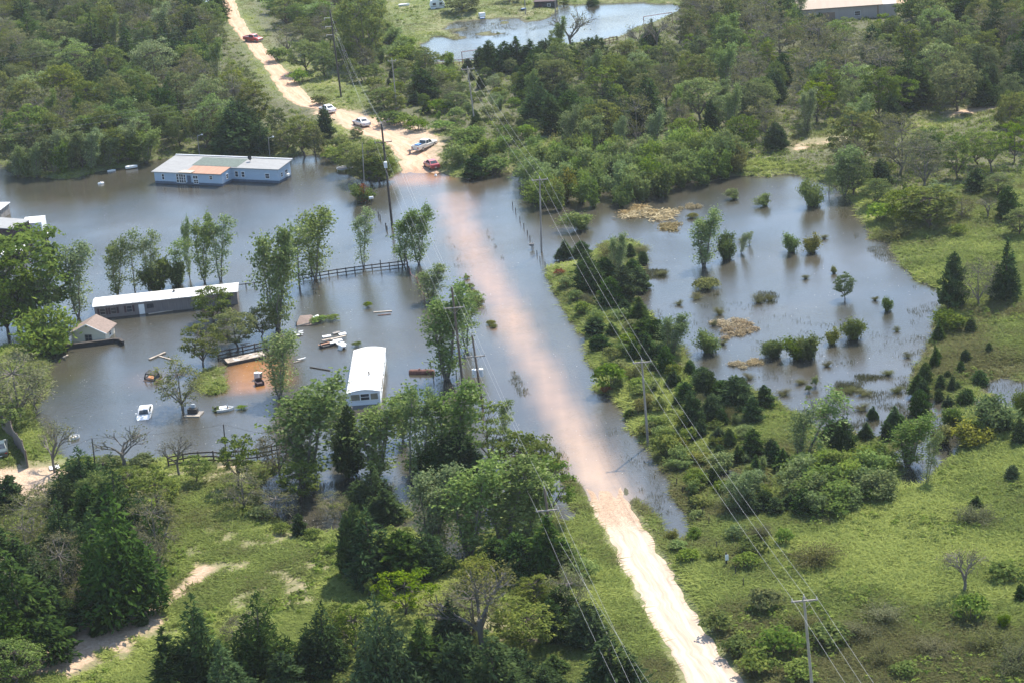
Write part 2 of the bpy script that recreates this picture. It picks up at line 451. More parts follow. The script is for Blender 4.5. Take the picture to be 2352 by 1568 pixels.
M['rusty'] = leaf_mat('rusty_foliage', (.14, .045, .022), (.24, .085, .035), (.34, .15, .06), .25, hue=.008)
M['grass'] = leaf_mat('grass_blades', (.152, .152, .066), (.185, .245, .060), (.32, .375, .10), .47, hue=.0)
M['reed'] = leaf_mat('reed_blades', (.045, .055, .030), (.085, .095, .05), (.16, .15, .09), .3, hue=.0)
M['bark'] = bark_mat('bark', (.10, .080, .062))
M['bark_grey'] = bark_mat('grey_bark', (.17, .15, .125))
# ------------------------------------------------------------------ ground, road, water
def ground_mat():
    m, nt, out = new_mat('ground_soil_and_grass')
    p = wcoord(nt)
    at = N(nt, 'ShaderNodeAttribute', attribute_name='cover')
    sep = nt.nodes.new('ShaderNodeSeparateColor'); nt.links.new(at.outputs['Color'], sep.inputs[0])
    n_big = noise(nt, .07, 4, .6, p); n_mid = noise(nt, .45, 5, .65, p); n_fine = noise(nt, 3.2, 4, .7, p)
    grass = ramp(nt, n_mid, [(.30, (.065, .090, .026)), (.5, (.105, .135, .036)), (.70, (.155, .170, .052))]).outputs[0]
    dry = ramp(nt, n_fine, [(.3, (.15, .145, .065)), (.7, (.27, .245, .13))]).outputs[0]
    grass = mixc(nt, ramp(nt, n_big, [(.42, (0, 0, 0)), (.66, (.8, .8, .8))]).outputs[0], grass, dry)
    soil = ramp(nt, n_fine, [(.28, (.30, .20, .125)), (.55, (.46, .33, .225)), (.75, (.56, .44, .32))]).outputs[0]
    litter = ramp(nt, n_fine, [(.3, (.050, .055, .024)), (.7, (.115, .115, .055))]).outputs[0]
    f = mth(nt, 'MULTIPLY_ADD', n_mid, 1.1, -.55)
    c0 = mixc(nt, mth(nt, 'MULTIPLY', sep.outputs[0], 1.3, clamp=True), grass, mixc(nt, n_mid, (.20, .16, .085), (.36, .27, .175)))
    grass = c0
    bare = ramp(nt, mth(nt, 'ADD', sep.outputs[0], f), [(.42, (0, 0, 0)), (.60, (1, 1, 1))]).outputs[0]
    c = mixc(nt, sep.outputs[1], grass, litter)
    # thin spots where the sod is open
    c = mixc(nt, ramp(nt, mth(nt, 'MULTIPLY', noise(nt, .9, 4, .7, p), mth(nt, 'SUBTRACT', 1.0, sep.outputs[1])), [(.60, (0, 0, 0)), (.70, (.7, .7, .7))]).outputs[0], c, soil)
    c = mixc(nt, bare, c, soil)
    # wet dark margin along the water line
    z = nt.nodes.new('ShaderNodeSeparateXYZ'); nt.links.new(p, z.inputs[0])
    wet = ramp(nt, z.outputs['Z'], [(.02, (.8, .8, .8)), (.14, (0, 0, 0))]).outputs[0]
    c = mixc(nt, wet, c, (.055, .045, .028))
    b = N(nt, 'ShaderNodeBsdfPrincipled'); b.inputs['Roughness'].default_value = .95
    bp = nt.nodes.new('ShaderNodeBump'); bp.inputs['Strength'].default_value = .6; bp.inputs['Distance'].default_value = .25
    nt.links.new(n_fine, bp.inputs['Height']); nt.links.new(bp.outputs[0], b.inputs['Normal'])
    nt.links.new(c, b.inputs['Base Color']); nt.links.new(b.outputs[0], out.inputs[0])
    return m
def grid_faces(nr, nc):
    i = np.arange(nr * nc, dtype=np.int32).reshape(nr, nc)
    return np.stack([i[:-1, :-1], i[:-1, 1:], i[1:, 1:], i[1:, :-1]], -1).reshape(-1, 4)
_cov = np.stack([BAREM, FORM, MARSHM, np.ones_like(BAREM)], -1)
_gv = np.stack([GX, GY, HGT], -1).reshape(-1, 3)
ground = link('ground', np_mesh('ground', _gv, grid_faces(*GX.shape), ground_mat(), {'cover': ('FLOAT_COLOR', _cov.reshape(-1, 4))}, True))
tag(ground, 'grassy and wooded ground with patches of bare pink soil', 'ground', kind='structure')

def road_mat():
    m, nt, out = new_mat('pale_sandy_road')
    uv = N(nt, 'ShaderNodeAttribute', attribute_name='along')
    sp = nt.nodes.new('ShaderNodeSeparateColor'); nt.links.new(uv.outputs['Color'], sp.inputs[0])   # r across 0..1, g metres along /100, b far redness
    p = wcoord(nt)
    cmb = nt.nodes.new('ShaderNodeCombineXYZ')
    nt.links.new(mth(nt, 'MULTIPLY', sp.outputs[0], 5.5), cmb.inputs[0]); nt.links.new(mth(nt, 'MULTIPLY', sp.outputs[1], 9.0), cmb.inputs[1])
    streak = noise(nt, 2.2, 5, .65, cmb.outputs[0], .4)
    blot = noise(nt, .33, 5, .65, p, .8); fine = noise(nt, 5.0, 3, .7, p)
    pale = ramp(nt, streak, [(.3, (.34, .25, .18)), (.5, (.43, .335, .255)), (.7, (.50, .415, .33))]).outputs[0]
    red = ramp(nt, streak, [(.28, (.30, .135, .070)), (.45, (.44, .26, .155)), (.62, (.50, .335, .22)), (.8, (.46, .27, .16))]).outputs[0]
    rut = ramp(nt, mth(nt, 'ADD', sp.outputs[0], mth(nt, 'MULTIPLY_ADD', blot, .12, -.06)), [(.18, (0, 0, 0)), (.27, (1, 1, 1)), (.36, (0, 0, 0)), (.63, (0, 0, 0)), (.72, (1, 1, 1)), (.81, (0, 0, 0))]).outputs[0]
    pale = mixc(nt, mth(nt, 'MULTIPLY', rut, .5), pale, (.58, .50, .41))
    red = mixc(nt, mth(nt, 'MULTIPLY', rut, .5), red, (.52, .38, .27))
    c = mixc(nt, sp.outputs[2], pale, red)
    c = mixc(nt, ramp(nt, blot, [(.56, (0, 0, 0)), (.7, (.45, .45, .45))]).outputs[0], c, (.42, .30, .21))
    c = mixc(nt, ramp(nt, fine, [(.60, (0, 0, 0)), (.75, (.35, .35, .35))]).outputs[0], c, (.42, .32, .23))
    z = nt.nodes.new('ShaderNodeSeparateXYZ'); nt.links.new(p, z.inputs[0])
    zz = mth(nt, 'ADD', z.outputs['Z'], mth(nt, 'MULTIPLY_ADD', blot, .24, -.12))
    wet = ramp(nt, zz, [(.06, (1, 1, 1)), (.17, (0, 0, 0))]).outputs[0]
    c = mixc(nt, mth(nt, 'MULTIPLY', wet, .7), c, (.36, .235, .15))
    # dark drift lines of flood litter near the water's edge
    wv = noise(nt, 1.3, 4, .7, p, 1.5)
    near = ramp(nt, z.outputs['Z'], [(.10, (1, 1, 1)), (.26, (0, 0, 0))]).outputs[0]
    ln = ramp(nt, wv, [(.465, (0, 0, 0)), (.49, (1, 1, 1)), (.51, (1, 1, 1)), (.535, (0, 0, 0))]).outputs[0]
    c = mixc(nt, mth(nt, 'MULTIPLY', mth(nt, 'MULTIPLY', near, ln), .75), c, (.13, .09, .055))
    b = N(nt, 'ShaderNodeBsdfPrincipled'); b.inputs['Roughness'].default_value = .9
    bp = nt.nodes.new('ShaderNodeBump'); bp.inputs['Strength'].default_value = .25; bp.inputs['Distance'].default_value = .08
    nt.links.new(streak, bp.inputs['Height']); nt.links.new(bp.outputs[0], b.inputs['Normal'])
    nt.links.new(c, b.inputs['Base Color']); nt.links.new(b.outputs[0], out.inputs[0])
    return m
def build_road():
    def resample(poly, ys):
        p = wp(np.array([a for a, _ in poly]), np.array([b for _, b in poly]))
        d = np.concatenate([[0], np.cumsum(np.linalg.norm(np.diff(p, axis=0), axis=1))]); d /= d[-1]
        t = np.interp(ys, np.linspace(0, 1, len(poly)), d)
        return np.stack([np.interp(t, d, p[:, k]) for k in range(3)], -1)
    n, na = 900, 13
    s = np.linspace(0, 1, n)
    L = resample(ROAD_L, s); R = resample(ROAD_R, s)
    mid = (L + R) / 2
    dist = np.concatenate([[0], np.cumsum(np.linalg.norm(np.diff(mid, axis=0), axis=1))])
    wob = (vnoise(dist, dist * 0, 3.0, 21) - .5) * .16 + (vnoise(dist, dist * 0, 1.1, 22) - .5) * .10
    wob2 = (vnoise(dist, dist * 0 + 50, 3.0, 23) - .5) * .16 + (vnoise(dist, dist * 0 + 50, 1.1, 24) - .5) * .10
    a = np.linspace(0, 1, na)
    A = a[None, :] * (1 + wob2[:, None] - wob[:, None]) + wob[:, None]
    V = L[:, None, :] * (1 - A[..., None]) + R[:, None, :] * A[..., None]
    z = samp(HGT, V[..., 0], V[..., 1])
    prof = np.interp(proj(V)[1], [-200, 0, 340, 388, 402, 440, 1085, 1128, 1200, 1270, 1600], [1.0, .9, .6, .12, -.12, -.3, -.3, -.06, .06, .32, .5])
    rut = -0.05 * (np.exp(-((a - .27) / .07) ** 2) + np.exp(-((a - .72) / .07) ** 2))
    edge = np.where((a < .01) | (a > .99), -.16, 0.0)
    V[..., 2] = np.maximum(prof, z) + .07 + rut + edge + .03 * (vnoise(V[..., 0], V[..., 1], 1.5, 31) - .5)
    py = proj(mid)[1]
    red = np.interp(py, [0, 420, 1120, 1300], [1.0, .9, .35, .0])
    C = np.stack([np.broadcast_to(a[None, :], (n, na)), np.broadcast_to((dist / 100)[:, None], (n, na)), np.broadcast_to(red[:, None], (n, na)), np.ones((n, na))], -1)
    o = link('dirt_road', np_mesh('dirt_road', V.reshape(-1, 3), grid_faces(n, na), road_mat(), {'along': ('FLOAT_COLOR', C.reshape(-1, 4))}, True))
    tag(o, 'pale unpaved dirt road running under the flood water', 'road', kind='structure')
build_road()

def water_mat():
    m, nt, out = new_mat('muddy_flood_water')
    p = wcoord(nt)
    at = N(nt, 'ShaderNodeAttribute', attribute_name='silt')
    sp = nt.nodes.new('ShaderNodeSeparateColor'); nt.links.new(at.outputs['Color'], sp.inputs[0])
    n0 = noise(nt, .05, 4, .6, p, .5); n1 = noise(nt, .35, 4, .6, p, .6)
    mud = ramp(nt, n0, [(.35, (.040, .040, .031)), (.65, (.060, .053, .038))]).outputs[0]
    fs = mth(nt, 'MULTIPLY', sp.outputs[0], mth(nt, 'MULTIPLY_ADD', n1, .5, .72), clamp=True)
    c = mixc(nt, fs, mud, mixc(nt, sp.outputs[2], (.31, .17, .085), (.48, .325, .205)))
    c = mixc(nt, sp.outputs[1], c, mixc(nt, n1, (.20, .085, .024), (.34, .165, .06)))
    b = N(nt, 'ShaderNodeBsdfPrincipled'); b.inputs['Roughness'].default_value = .07
    b.inputs['IOR'].default_value = 1.53
    nt.links.new(c, b.inputs['Base Color'])
    mp = nt.nodes.new('ShaderNodeMapping'); mp.inputs['Scale'].default_value = (.75, 2.2, 1); mp.inputs['Rotation'].default_value = (0, 0, .35)
    nt.links.new(p, mp.inputs[0])
    rip = noise(nt, 1.9, 3, .6, mp.outputs[0], .3); chop = noise(nt, 7.5, 2, .6, mp.outputs[0], .2)
    gust = ramp(nt, noise(nt, .035, 3, .6, p), [(.35, (.25, .25, .25)), (.65, (1, 1, 1))]).outputs[0]
    h = mth(nt, 'ADD', mth(nt, 'MULTIPLY', rip, .085), mth(nt, 'MULTIPLY', chop, .028))
    bp = nt.nodes.new('ShaderNodeBump'); bp.inputs['Distance'].default_value = 1.0
    nt.links.new(mth(nt, 'MULTIPLY', gust, .55), bp.inputs['Strength']); nt.links.new(h, bp.inputs['Height'])
    nt.links.new(bp.outputs[0], b.inputs['Normal'])
    nt.links.new(b.outputs[0], out.inputs[0])
    return m
def build_water():
    jx = (vnoise(GX, GY, 6, 51) - .5) * 14 + (vnoise(GX, GY, 1.7, 52) - .5) * 8; silt = blur(pip(PLUME, PXG + jx, PYG).astype(float), 1) * .88 + .12 * blur(pip(PLUME, PXG, PYG).astype(float), 4)
    silt = np.maximum(silt, .45 * blur(pip([(940,408),(1040,405),(1090,455),(985,455)], PXG, PYG).astype(float), 5))
    fade = np.interp(PYG, [0, 430, 520, 2000], [0.4, .6, 1, 1]) * (1 - .25 * vnoise(GX, GY, 9, 41))  # silt colour weakened at the far end to imitate the sky's reflection
    rust = np.maximum(blur(pip(RUST, PXG, PYG).astype(float), 2), blur(pip(PATIO, PXG, PYG).astype(float), 1))
    rust = np.maximum(rust, .35 * blur(pip([(310,860),(345,858),(410,862),(400,872),(350,884),(318,878)], PXG, PYG).astype(float), 2))
    C = np.stack([silt * fade, rust, np.interp(PYG, [600, 1000, 1140], [0, .45, 1.0]), np.ones_like(silt)], -1)
    V = np.stack([GX, GY, np.zeros_like(GX)], -1)[1:-1:2, 1:-1:2]; C = C[1:-1:2, 1:-1:2]
    o = link('flood_water', np_mesh('flood_water', V.reshape(-1, 3), grid_faces(*V.shape[:2]), water_mat(), {'silt': ('FLOAT_COLOR', C.reshape(-1, 4))}, True))
    tag(o, 'grey brown flood water with an orange silty band over the drowned road', 'water', kind='structure')
build_water()

# ------------------------------------------------------------------ plants: leaf clouds and branch skeletons
def unit(v): return v / np.maximum(np.linalg.norm(v, axis=-1, keepdims=True), 1e-9)
def leaf_quads(C, Nn, U, Wd, Ln):
    """one quad per leaf: centre, normal, long axis, width, length"""
    Nn = unit(Nn); U = unit(U - (U * Nn).sum(-1, keepdims=True) * Nn); S = np.cross(Nn, U)
    w = (np.asarray(Wd) * .5)[..., None] * S; l = (np.asarray(Ln) * .5)[..., None] * U
    V = np.stack([C - l, C + w * 1.0 - l * .1, C + l, C - w * 1.0 - l * .1], 1)     # lens-shaped
    F = np.arange(len(C) * 4, dtype=np.int32).reshape(-1, 4)
    return V.reshape(-1, 3), F
def leaf_mesh(name, C, Nn, U, Wd, Ln, tint, mat):
    V, F = leaf_quads(C, Nn, U, Wd, Ln)
    return np_mesh(name, V, F, mat, {'tint': ('FLOAT', np.repeat(np.clip(tint, 0, 1), 4))})
def rvec(r, n): return unit(r.normal(size=(n, 3)))

def clump_leaves(r, centers, radii, per, size, elong=1.5, flat=.7, up=.5):
    cs, ns, us, ti = [], [], [], []
    for c, R in zip(centers, radii):
        k = max(6, int(per * (R ** 1.6)))
        d = rvec(r, k); d[:, 2] = np.abs(d[:, 2]) * .9 + d[:, 2] * .1
        rad = R * (r.random(k) ** .45)[:, None]
        q = c + d * rad * np.array([1, 1, flat])
        cs.append(q); ns.append(d * .8 + rvec(r, k) * .8 + np.array([0, 0, up])); us.append(rvec(r, k) + np.array([0, 0, -.25]))
        ti.append(np.full(k, r.random() * .45 + .2) + r.normal(size=k) * .22)
    C = np.concatenate(cs); k = len(C)
    s = size * (.6 + .8 * r.random(k))
    return C, np.concatenate(ns), np.concatenate(us), s, s * elong, np.concatenate(ti)

def oak_proto(i, kind='oak', H=8.0, Wd=6.0, nc=50, per=70, size=.22, low=.10, twigs=0, lump=1.0):
    r = np.random.default_rng(100 + i); mb = MB()
    th = H * low; lean = r.normal(size=2) * .25
    top = Vector((lean[0], lean[1], th))
    mb.path([(0, 0, -.4), (lean[0] * .4, lean[1] * .4, th * .55), top], [.20, .16, .14], 6)
    forks = []
    for k in range(5):
        a = 2 * math.pi * (k + r.random() * .7) / 5
        f = Vector((math.cos(a) * Wd * .2, math.sin(a) * Wd * .2, th + H * (.16 + .12 * r.random())))
        mb.path([top, f], [.11, .07], 5); forks.append(f)
    lead = Vector((lean[0], lean[1], H * .66)); mb.path([top, lead], [.12, .05], 5); forks.append(lead)
    cen, rad = [], []
    for k in range(nc):
        u = 1 - (k + .5) / nc * 1.85; a = k * 2.39996 + r.random() * .8
        q = math.sqrt(max(0, 1 - u * u)); sh = .62 + .38 * r.random()
        c = np.array([math.cos(a) * q * Wd * .5 * sh + lean[0], math.sin(a) * q * Wd * .5 * sh + lean[1], th + (H - th) * (.46 + .50 * u * sh)])
        cen.append(c); rad.append(lump * (.65 + .6 * r.random()))
        f = min(forks, key=lambda v: (v - Vector(c)).length)
        m = (f + Vector(c)) * .5 + Vector((0, 0, -.2))
        mb.path([f, m, Vector(c)], [.05, .035, .015], 4)
        for _ in range(twigs):
            e = Vector(c) + Vector(rvec(r, 1)[0] * np.array([1, 1, .8]) * rad[-1] * 1.2)
            mb.path([Vector(c) * .8 + m * .2, e], [.018, .008], 3)
    crown = leaf_mesh(kind + '_crown', *clump_leaves(r, cen, rad, per, size), M[kind])
    return [('trunk', mb.mesh(kind + '_trunk', M['bark_grey' if kind == 'grey' else 'bark'])), ('crown', crown)]

def cotton_proto(i, H=9.0, Wd=4.0, stems=2, sparse=1.3, mat='cotton', bend=.5):
    """slim flood-stripped tree: thin stems feathered with small leaves, denser towards the wind-bent top"""
    r = np.random.default_rng(300 + i); mb = MB(); cs, ti = [], []
    for s in range(stems):
        a = s * 2.4 + r.random(); off = (0 if stems == 1 else .26 * Wd) * (.5 + .5 * r.random())
        hs = H * (1 - .20 * r.random() * (s > 0))
        p = []
        for t in np.linspace(0, 1, 7):
            p.append(Vector((math.cos(a) * off * t ** .7 + bend * t * t * 1.2 + r.normal() * .07, math.sin(a) * off * t ** .7 + r.normal() * .07, -.4 + (hs + .1) * t)))
        mb.path(p, list(np.linspace(.10, .018, 7)), 5)
        gap = r.random() * .3 + .25
        for t in np.linspace(.13, 1.0, 19):
            k = t * 6; j = min(5, int(k)); q = p[j].lerp(p[j + 1], k - j)
            lat = (Wd * .36 / stems ** .5) * (.55 + .75 * math.sin(math.pi * min(1, t * 1.02)) ** .8) * (.75 if abs(t - gap) < .1 else 1)
            for _ in range(2):
                d = Vector(rvec(r, 1)[0]); d.z = abs(d.z) * .7 + .15; d.normalize()
                c = q + d * lat * (.5 + .8 * r.random()) + Vector((bend * .4 * t, 0, .1))
                mb.path([q, c], [.018, .007], 3)
                n = int(29 * sparse * (.55 + .75 * t) * (.6 + .8 * r.random()) * (.4 if abs(t - gap) < .1 else 1))
                f = (.25 + .85 * r.random(n) ** .7)[:, None]
                cs.append(np.array(q) * (1 - f) + np.array(c) * f + r.normal(size=(n, 3)) * np.array([.30, .30, .26])); ti.append(.56 - .30 * t + r.normal(size=n) * .27)
    C = np.concatenate(cs); n = len(C); sz = .17 * (.6 + .8 * r.random(n))
    return [('trunk', mb.mesh('cottonwood_trunk', M['bark_grey'])), ('crown', leaf_mesh('cottonwood_crown', C, rvec(r, n) + np.array([.1, 0, .35]), rvec(r, n) + np.array([0, 0, -.3]), sz, sz * 1.4, np.concatenate(ti), M[mat]))]

def cedar_proto(i, H=5.0, Wd=3.2, n=3400, sharp=.8, leaders=1):
    r = np.random.default_rng(500 + i); mb = MB()
    mb.path([(0, 0, -.4), (0, 0, H * .85)], [.13, .03], 6)
    cs, ns, us, ws, ls, ti = [], [], [], [], [], []
    for L in range(leaders):
        a0 = r.random() * 6.28; o = 0 if L == 0 else Wd * (.18 + .14 * r.random())
        hh = H * (1.0 if L == 0 else .70 + .22 * r.random()); k = int(n * (1 if L == 0 else .5)); wd = Wd * (1 if L == 0 else .65)
        ox, oy = math.cos(a0) * o, math.sin(a0) * o
        t = 1 - np.sqrt(r.random(k) * .97 + .0004)
        t = np.clip(t + r.random(k) * .05, 0.02, 1)
        a = r.random(k) * 6.2832
        prof = np.minimum((1 - t) ** sharp, (.55 + t * 3.2)) * np.where(t < .12, .75 + t * 2, 1)
        # tiers and lobes so the outline is uneven
        lobe = 1 + .30 * np.sin(a * 3 + t * 17 + L) + .24 * np.sin(a * 5 - t * 29 + i) + .10 * np.sin(t * 44 + a)
        R = wd * .5 * prof * lobe
        f = np.where(r.random(k) < .22, r.random(k) * .7, .72 + .40 * r.random(k) ** 1.5)
        P = np.stack([ox + np.cos(a) * R * f, oy + np.sin(a) * R * f, .12 + t * hh], -1)
        out = np.stack([np.cos(a), np.sin(a), np.zeros(k)], -1)
        cs.append(P); ns.append(rvec(r, k) * .9 + np.array([0, 0, .5]) + out * .35); us.append(out + np.array([0, 0, .55]) + rvec(r, k) * .55)
        s = .8 + .6 * r.random(k)
        ws.append(.17 * s); ls.append(.46 * s); ti.append(.28 + .30 * f * 0 + r.normal(size=k) * .2 + .22 * np.sin(a * 3 + t * 17 + L))
    C = np.concatenate(cs)
    cr = leaf_mesh('cedar_crown', C, np.concatenate(ns), np.concatenate(us), np.concatenate(ws), np.concatenate(ls), np.concatenate(ti), M['cedar'])
    return [('trunk', mb.mesh('cedar_trunk', M['bark'])), ('crown', cr)]

def juniper_proto(i, H=6.0, Wd=5.6, leaders=7, n=900):
    """broad many-topped juniper: overlapping ragged cones with flat outward sprays"""
    r = np.random.default_rng(600 + i); mb = MB(); cs, ns, us, ws, ls, ti = [], [], [], [], [], []
    mb.path([(0, 0, -.4), (0, 0, H * .8)], [.16, .04], 6)
    for L in range(leaders):
        a0 = L * 2.4 + r.random() * .8; o = Wd * .36 * math.sqrt(L / leaders) * (.8 + .4 * r.random())
        hh = H * (1.0 if L == 0 else (.92 - .55 * (o / (Wd * .42)) ** 1.5) * (.8 + .3 * r.random())); wd = Wd * (.50 + .14 * r.random())
        k = int(n * (1.25 if L == 0 else .9)); t = np.clip(1 - np.sqrt(r.random(k)) + r.random(k) * .06, 0.0, 1); a = r.random(k) * 6.2832
        br = np.floor(t * 9 + a * .8)                                   # branch tiers
        lob = 1 + .30 * np.sin(br * 12.9 + L) + .22 * np.sin(a * 4 + br * 2.3) + .15 * np.sin(a * 7 + i)
        R = wd * .5 * (1 - t) ** .62 * np.minimum(1, .7 + t * 2) * lob
        f = np.where(r.random(k) < .25, r.random(k) * .7, .65 + .45 * r.random(k))
        q = np.stack([math.cos(a0) * o + np.cos(a) * R * f, math.sin(a0) * o + np.sin(a) * R * f, .1 + t * hh + .25 * R * f * .5], -1)
        out = np.stack([np.cos(a), np.sin(a), np.zeros(k)], -1)
        cs.append(q); ns.append(rvec(r, k) * .7 + np.array([0, 0, .9])); us.append(out + np.array([0, 0, .25]) + rvec(r, k) * .5)
        s = .7 + .7 * r.random(k); ws.append(.15 * s); ls.append(.44 * s); ti.append(.30 + .25 * (f - .6) + .25 * np.sin(br * 5.1 + a * 2) + r.normal(size=k) * .15 + .10 * math.sin(L * 3.1))
    cr = leaf_mesh('juniper_crown', np.concatenate(cs), np.concatenate(ns), np.concatenate(us), np.concatenate(ws), np.concatenate(ls), np.concatenate(ti), M['cedar'])
    return [('trunk', mb.mesh('juniper_trunk', M['bark'])), ('crown', cr)]

def willow_proto(i, mat='willow', H=4.0, Wd=4.5, nst=16, bend=(-.6, .1), per=70, size=.15, pw=1.2):
    """many arching stems from one base with narrow leaves, combed by the current"""
    r = np.random.default_rng(700 + i); mb = MB(); cs, us, ti = [], [], []
    for s in range(nst):
        a = s * 2.4 + r.random(); sp = Wd * .5 * (.3 + .7 * r.random()); h = H * (.45 + .55 * r.random()) * (1 - .25 * sp / Wd) * (1 + .25 * math.sin(a + i))
        p = [Vector((math.cos(a) * sp * t ** pw + bend[0] * t * t, math.sin(a) * sp * t ** pw + bend[1] * t * t, -.3 + (h + .3) * math.sin(t * 1.45) / math.sin(1.45))) for t in np.linspace(0, 1, 6)]
        mb.path(p, [.045, .038, .03, .022, .014, .008], 4)
        tt = .05; base = r.random() * .45 + .2
        for t in np.linspace(.08, 1, 10):
            k = t * 5; j = min(4, int(k)); q = np.array(p[j].lerp(p[j + 1], k - j)); d = np.array((p[j + 1] - p[j]).normalized())
            n = int(per * .22 * (.5 + t)); R = .28 + .32 * t
            cs.append(q + r.normal(size=(n, 3)) * R * np.array([.6, .6, .5])); us.append(d + rvec(r, n) * .8 + np.array([0, 0, -.15])); ti.append(base + r.normal(size=n) * .2)
    C = np.concatenate(cs); n = len(C); s = size * (.7 + .7 * r.random(n))
    cr = leaf_mesh(mat + '_crown', C, rvec(r, n) + np.array([0, 0, .7]), np.concatenate(us), s, s * 2.6, np.concatenate(ti), M[mat])
    return [('stem', mb.mesh(mat + '_stem', M['bark'])), ('foliage', cr)]

def bare_proto(i, H=6.0, Wd=6.5, mat='grey', leaves=500):
    r = np.random.default_rng(900 + i); mb = MB(); tips = []
    def grow(p, d, L, rad, lv):
        q = p + d * L; mid = p.lerp(q, .5) + Vector(rvec(r, 1)[0]) * L * .07
        mb.path([p, mid, q], [rad, rad * .85, rad * .68], 5 if lv < 2 else 3)
        if lv >= 4: tips.append(np.array(q)); return
        for _ in range(3 if lv > 0 else 4):
            nd = (d + Vector(rvec(r, 1)[0]) * (.75 if lv else .85)); nd.z = nd.z * .75 + .22
            grow(p.lerp(q, .6 + .4 * r.random()), nd.normalized(), L * (.62 + .2 * r.random()), rad * .6, lv + 1)
    grow(Vector((0, 0, -.3)), Vector((.06, 0, 1)), H * .30, .15, 0)
    T = np.array(tips); ext = max(np.ptp(T[:, 0]), np.ptp(T[:, 1]))
    idx = r.integers(0, len(T), leaves); C = T[idx] + r.normal(size=(leaves, 3)) * .25
    s = .085 * (.6 + .8 * r.random(leaves))
    cr = leaf_mesh('bare_tree_crown', C, rvec(r, leaves) + np.array([0, 0, .6]), rvec(r, leaves), s, s * 1.5, .5 + r.normal(size=leaves) * .3, M[mat])
    return [('trunk', mb.mesh('bare_trunk', M['bark_grey'])), ('crown', cr)]

def bush_proto(i, mat, H=1.8, Wd=2.4, nc=12, per=120, size=.16, elong=1.6):
    r = np.random.default_rng(1100 + i); cen, rad = [], []
    for k in range(nc):
        a = k * 2.4 + r.random(); q = math.sqrt((k + .5) / nc) * Wd * .38
        cen.append(np.array([math.cos(a) * q, math.sin(a) * q, H * (.62 - .42 * (q / (Wd * .5)) ** 2) * (.75 + .5 * r.random())])); rad.append(Wd * (.15 + .10 * r.random()))
    C, Nn, U, w, l, t = clump_leaves(r, cen, [x * 1.25 for x in rad], per, size, elong, .8, .4)
    # a few leaves down the stems
    mb = MB()
    for c in cen: mb.path([(c[0] * .2, c[1] * .2, -.3), (c[0] * .7, c[1] * .7, c[2] * .5), tuple(c)], [.03, .02, .01], 3)
    V, F = leaf_quads(C, Nn, U, w, l)
    return [('stem', mb.mesh(mat + '_bush_stem', M['bark'])), ('foliage', np_mesh(mat + '_bush', V, F, M[mat], {'tint': ('FLOAT', np.repeat(np.clip(t, 0, 1), 4))}))]

def mat_proto(i, mat='straw', Wd=4.0, H=.7, n=1500):
    """low tangled raft of dead stems"""
    r = np.random.default_rng(1300 + i)
    cen = r.normal(size=(9, 2)) * Wd * .22; idx = r.integers(0, 9, n)
    xy = cen[idx] + r.normal(size=(n, 2)) * Wd * .085
    C = np.stack([xy[:, 0], xy[:, 1], np.abs(r.normal(size=n)) * H * .4], -1)
    s = .9 + .6 * r.random(n)
    return [('foliage', leaf_mesh(mat + '_raft', C, rvec(r, n) + np.array([0, 0, .3]), rvec(r, n) * np.array([1, 1, .9]) + np.array([0, 0, .3]), .10 * s, .45 * s, .5 + r.normal(size=n) * .28, M[mat]))]

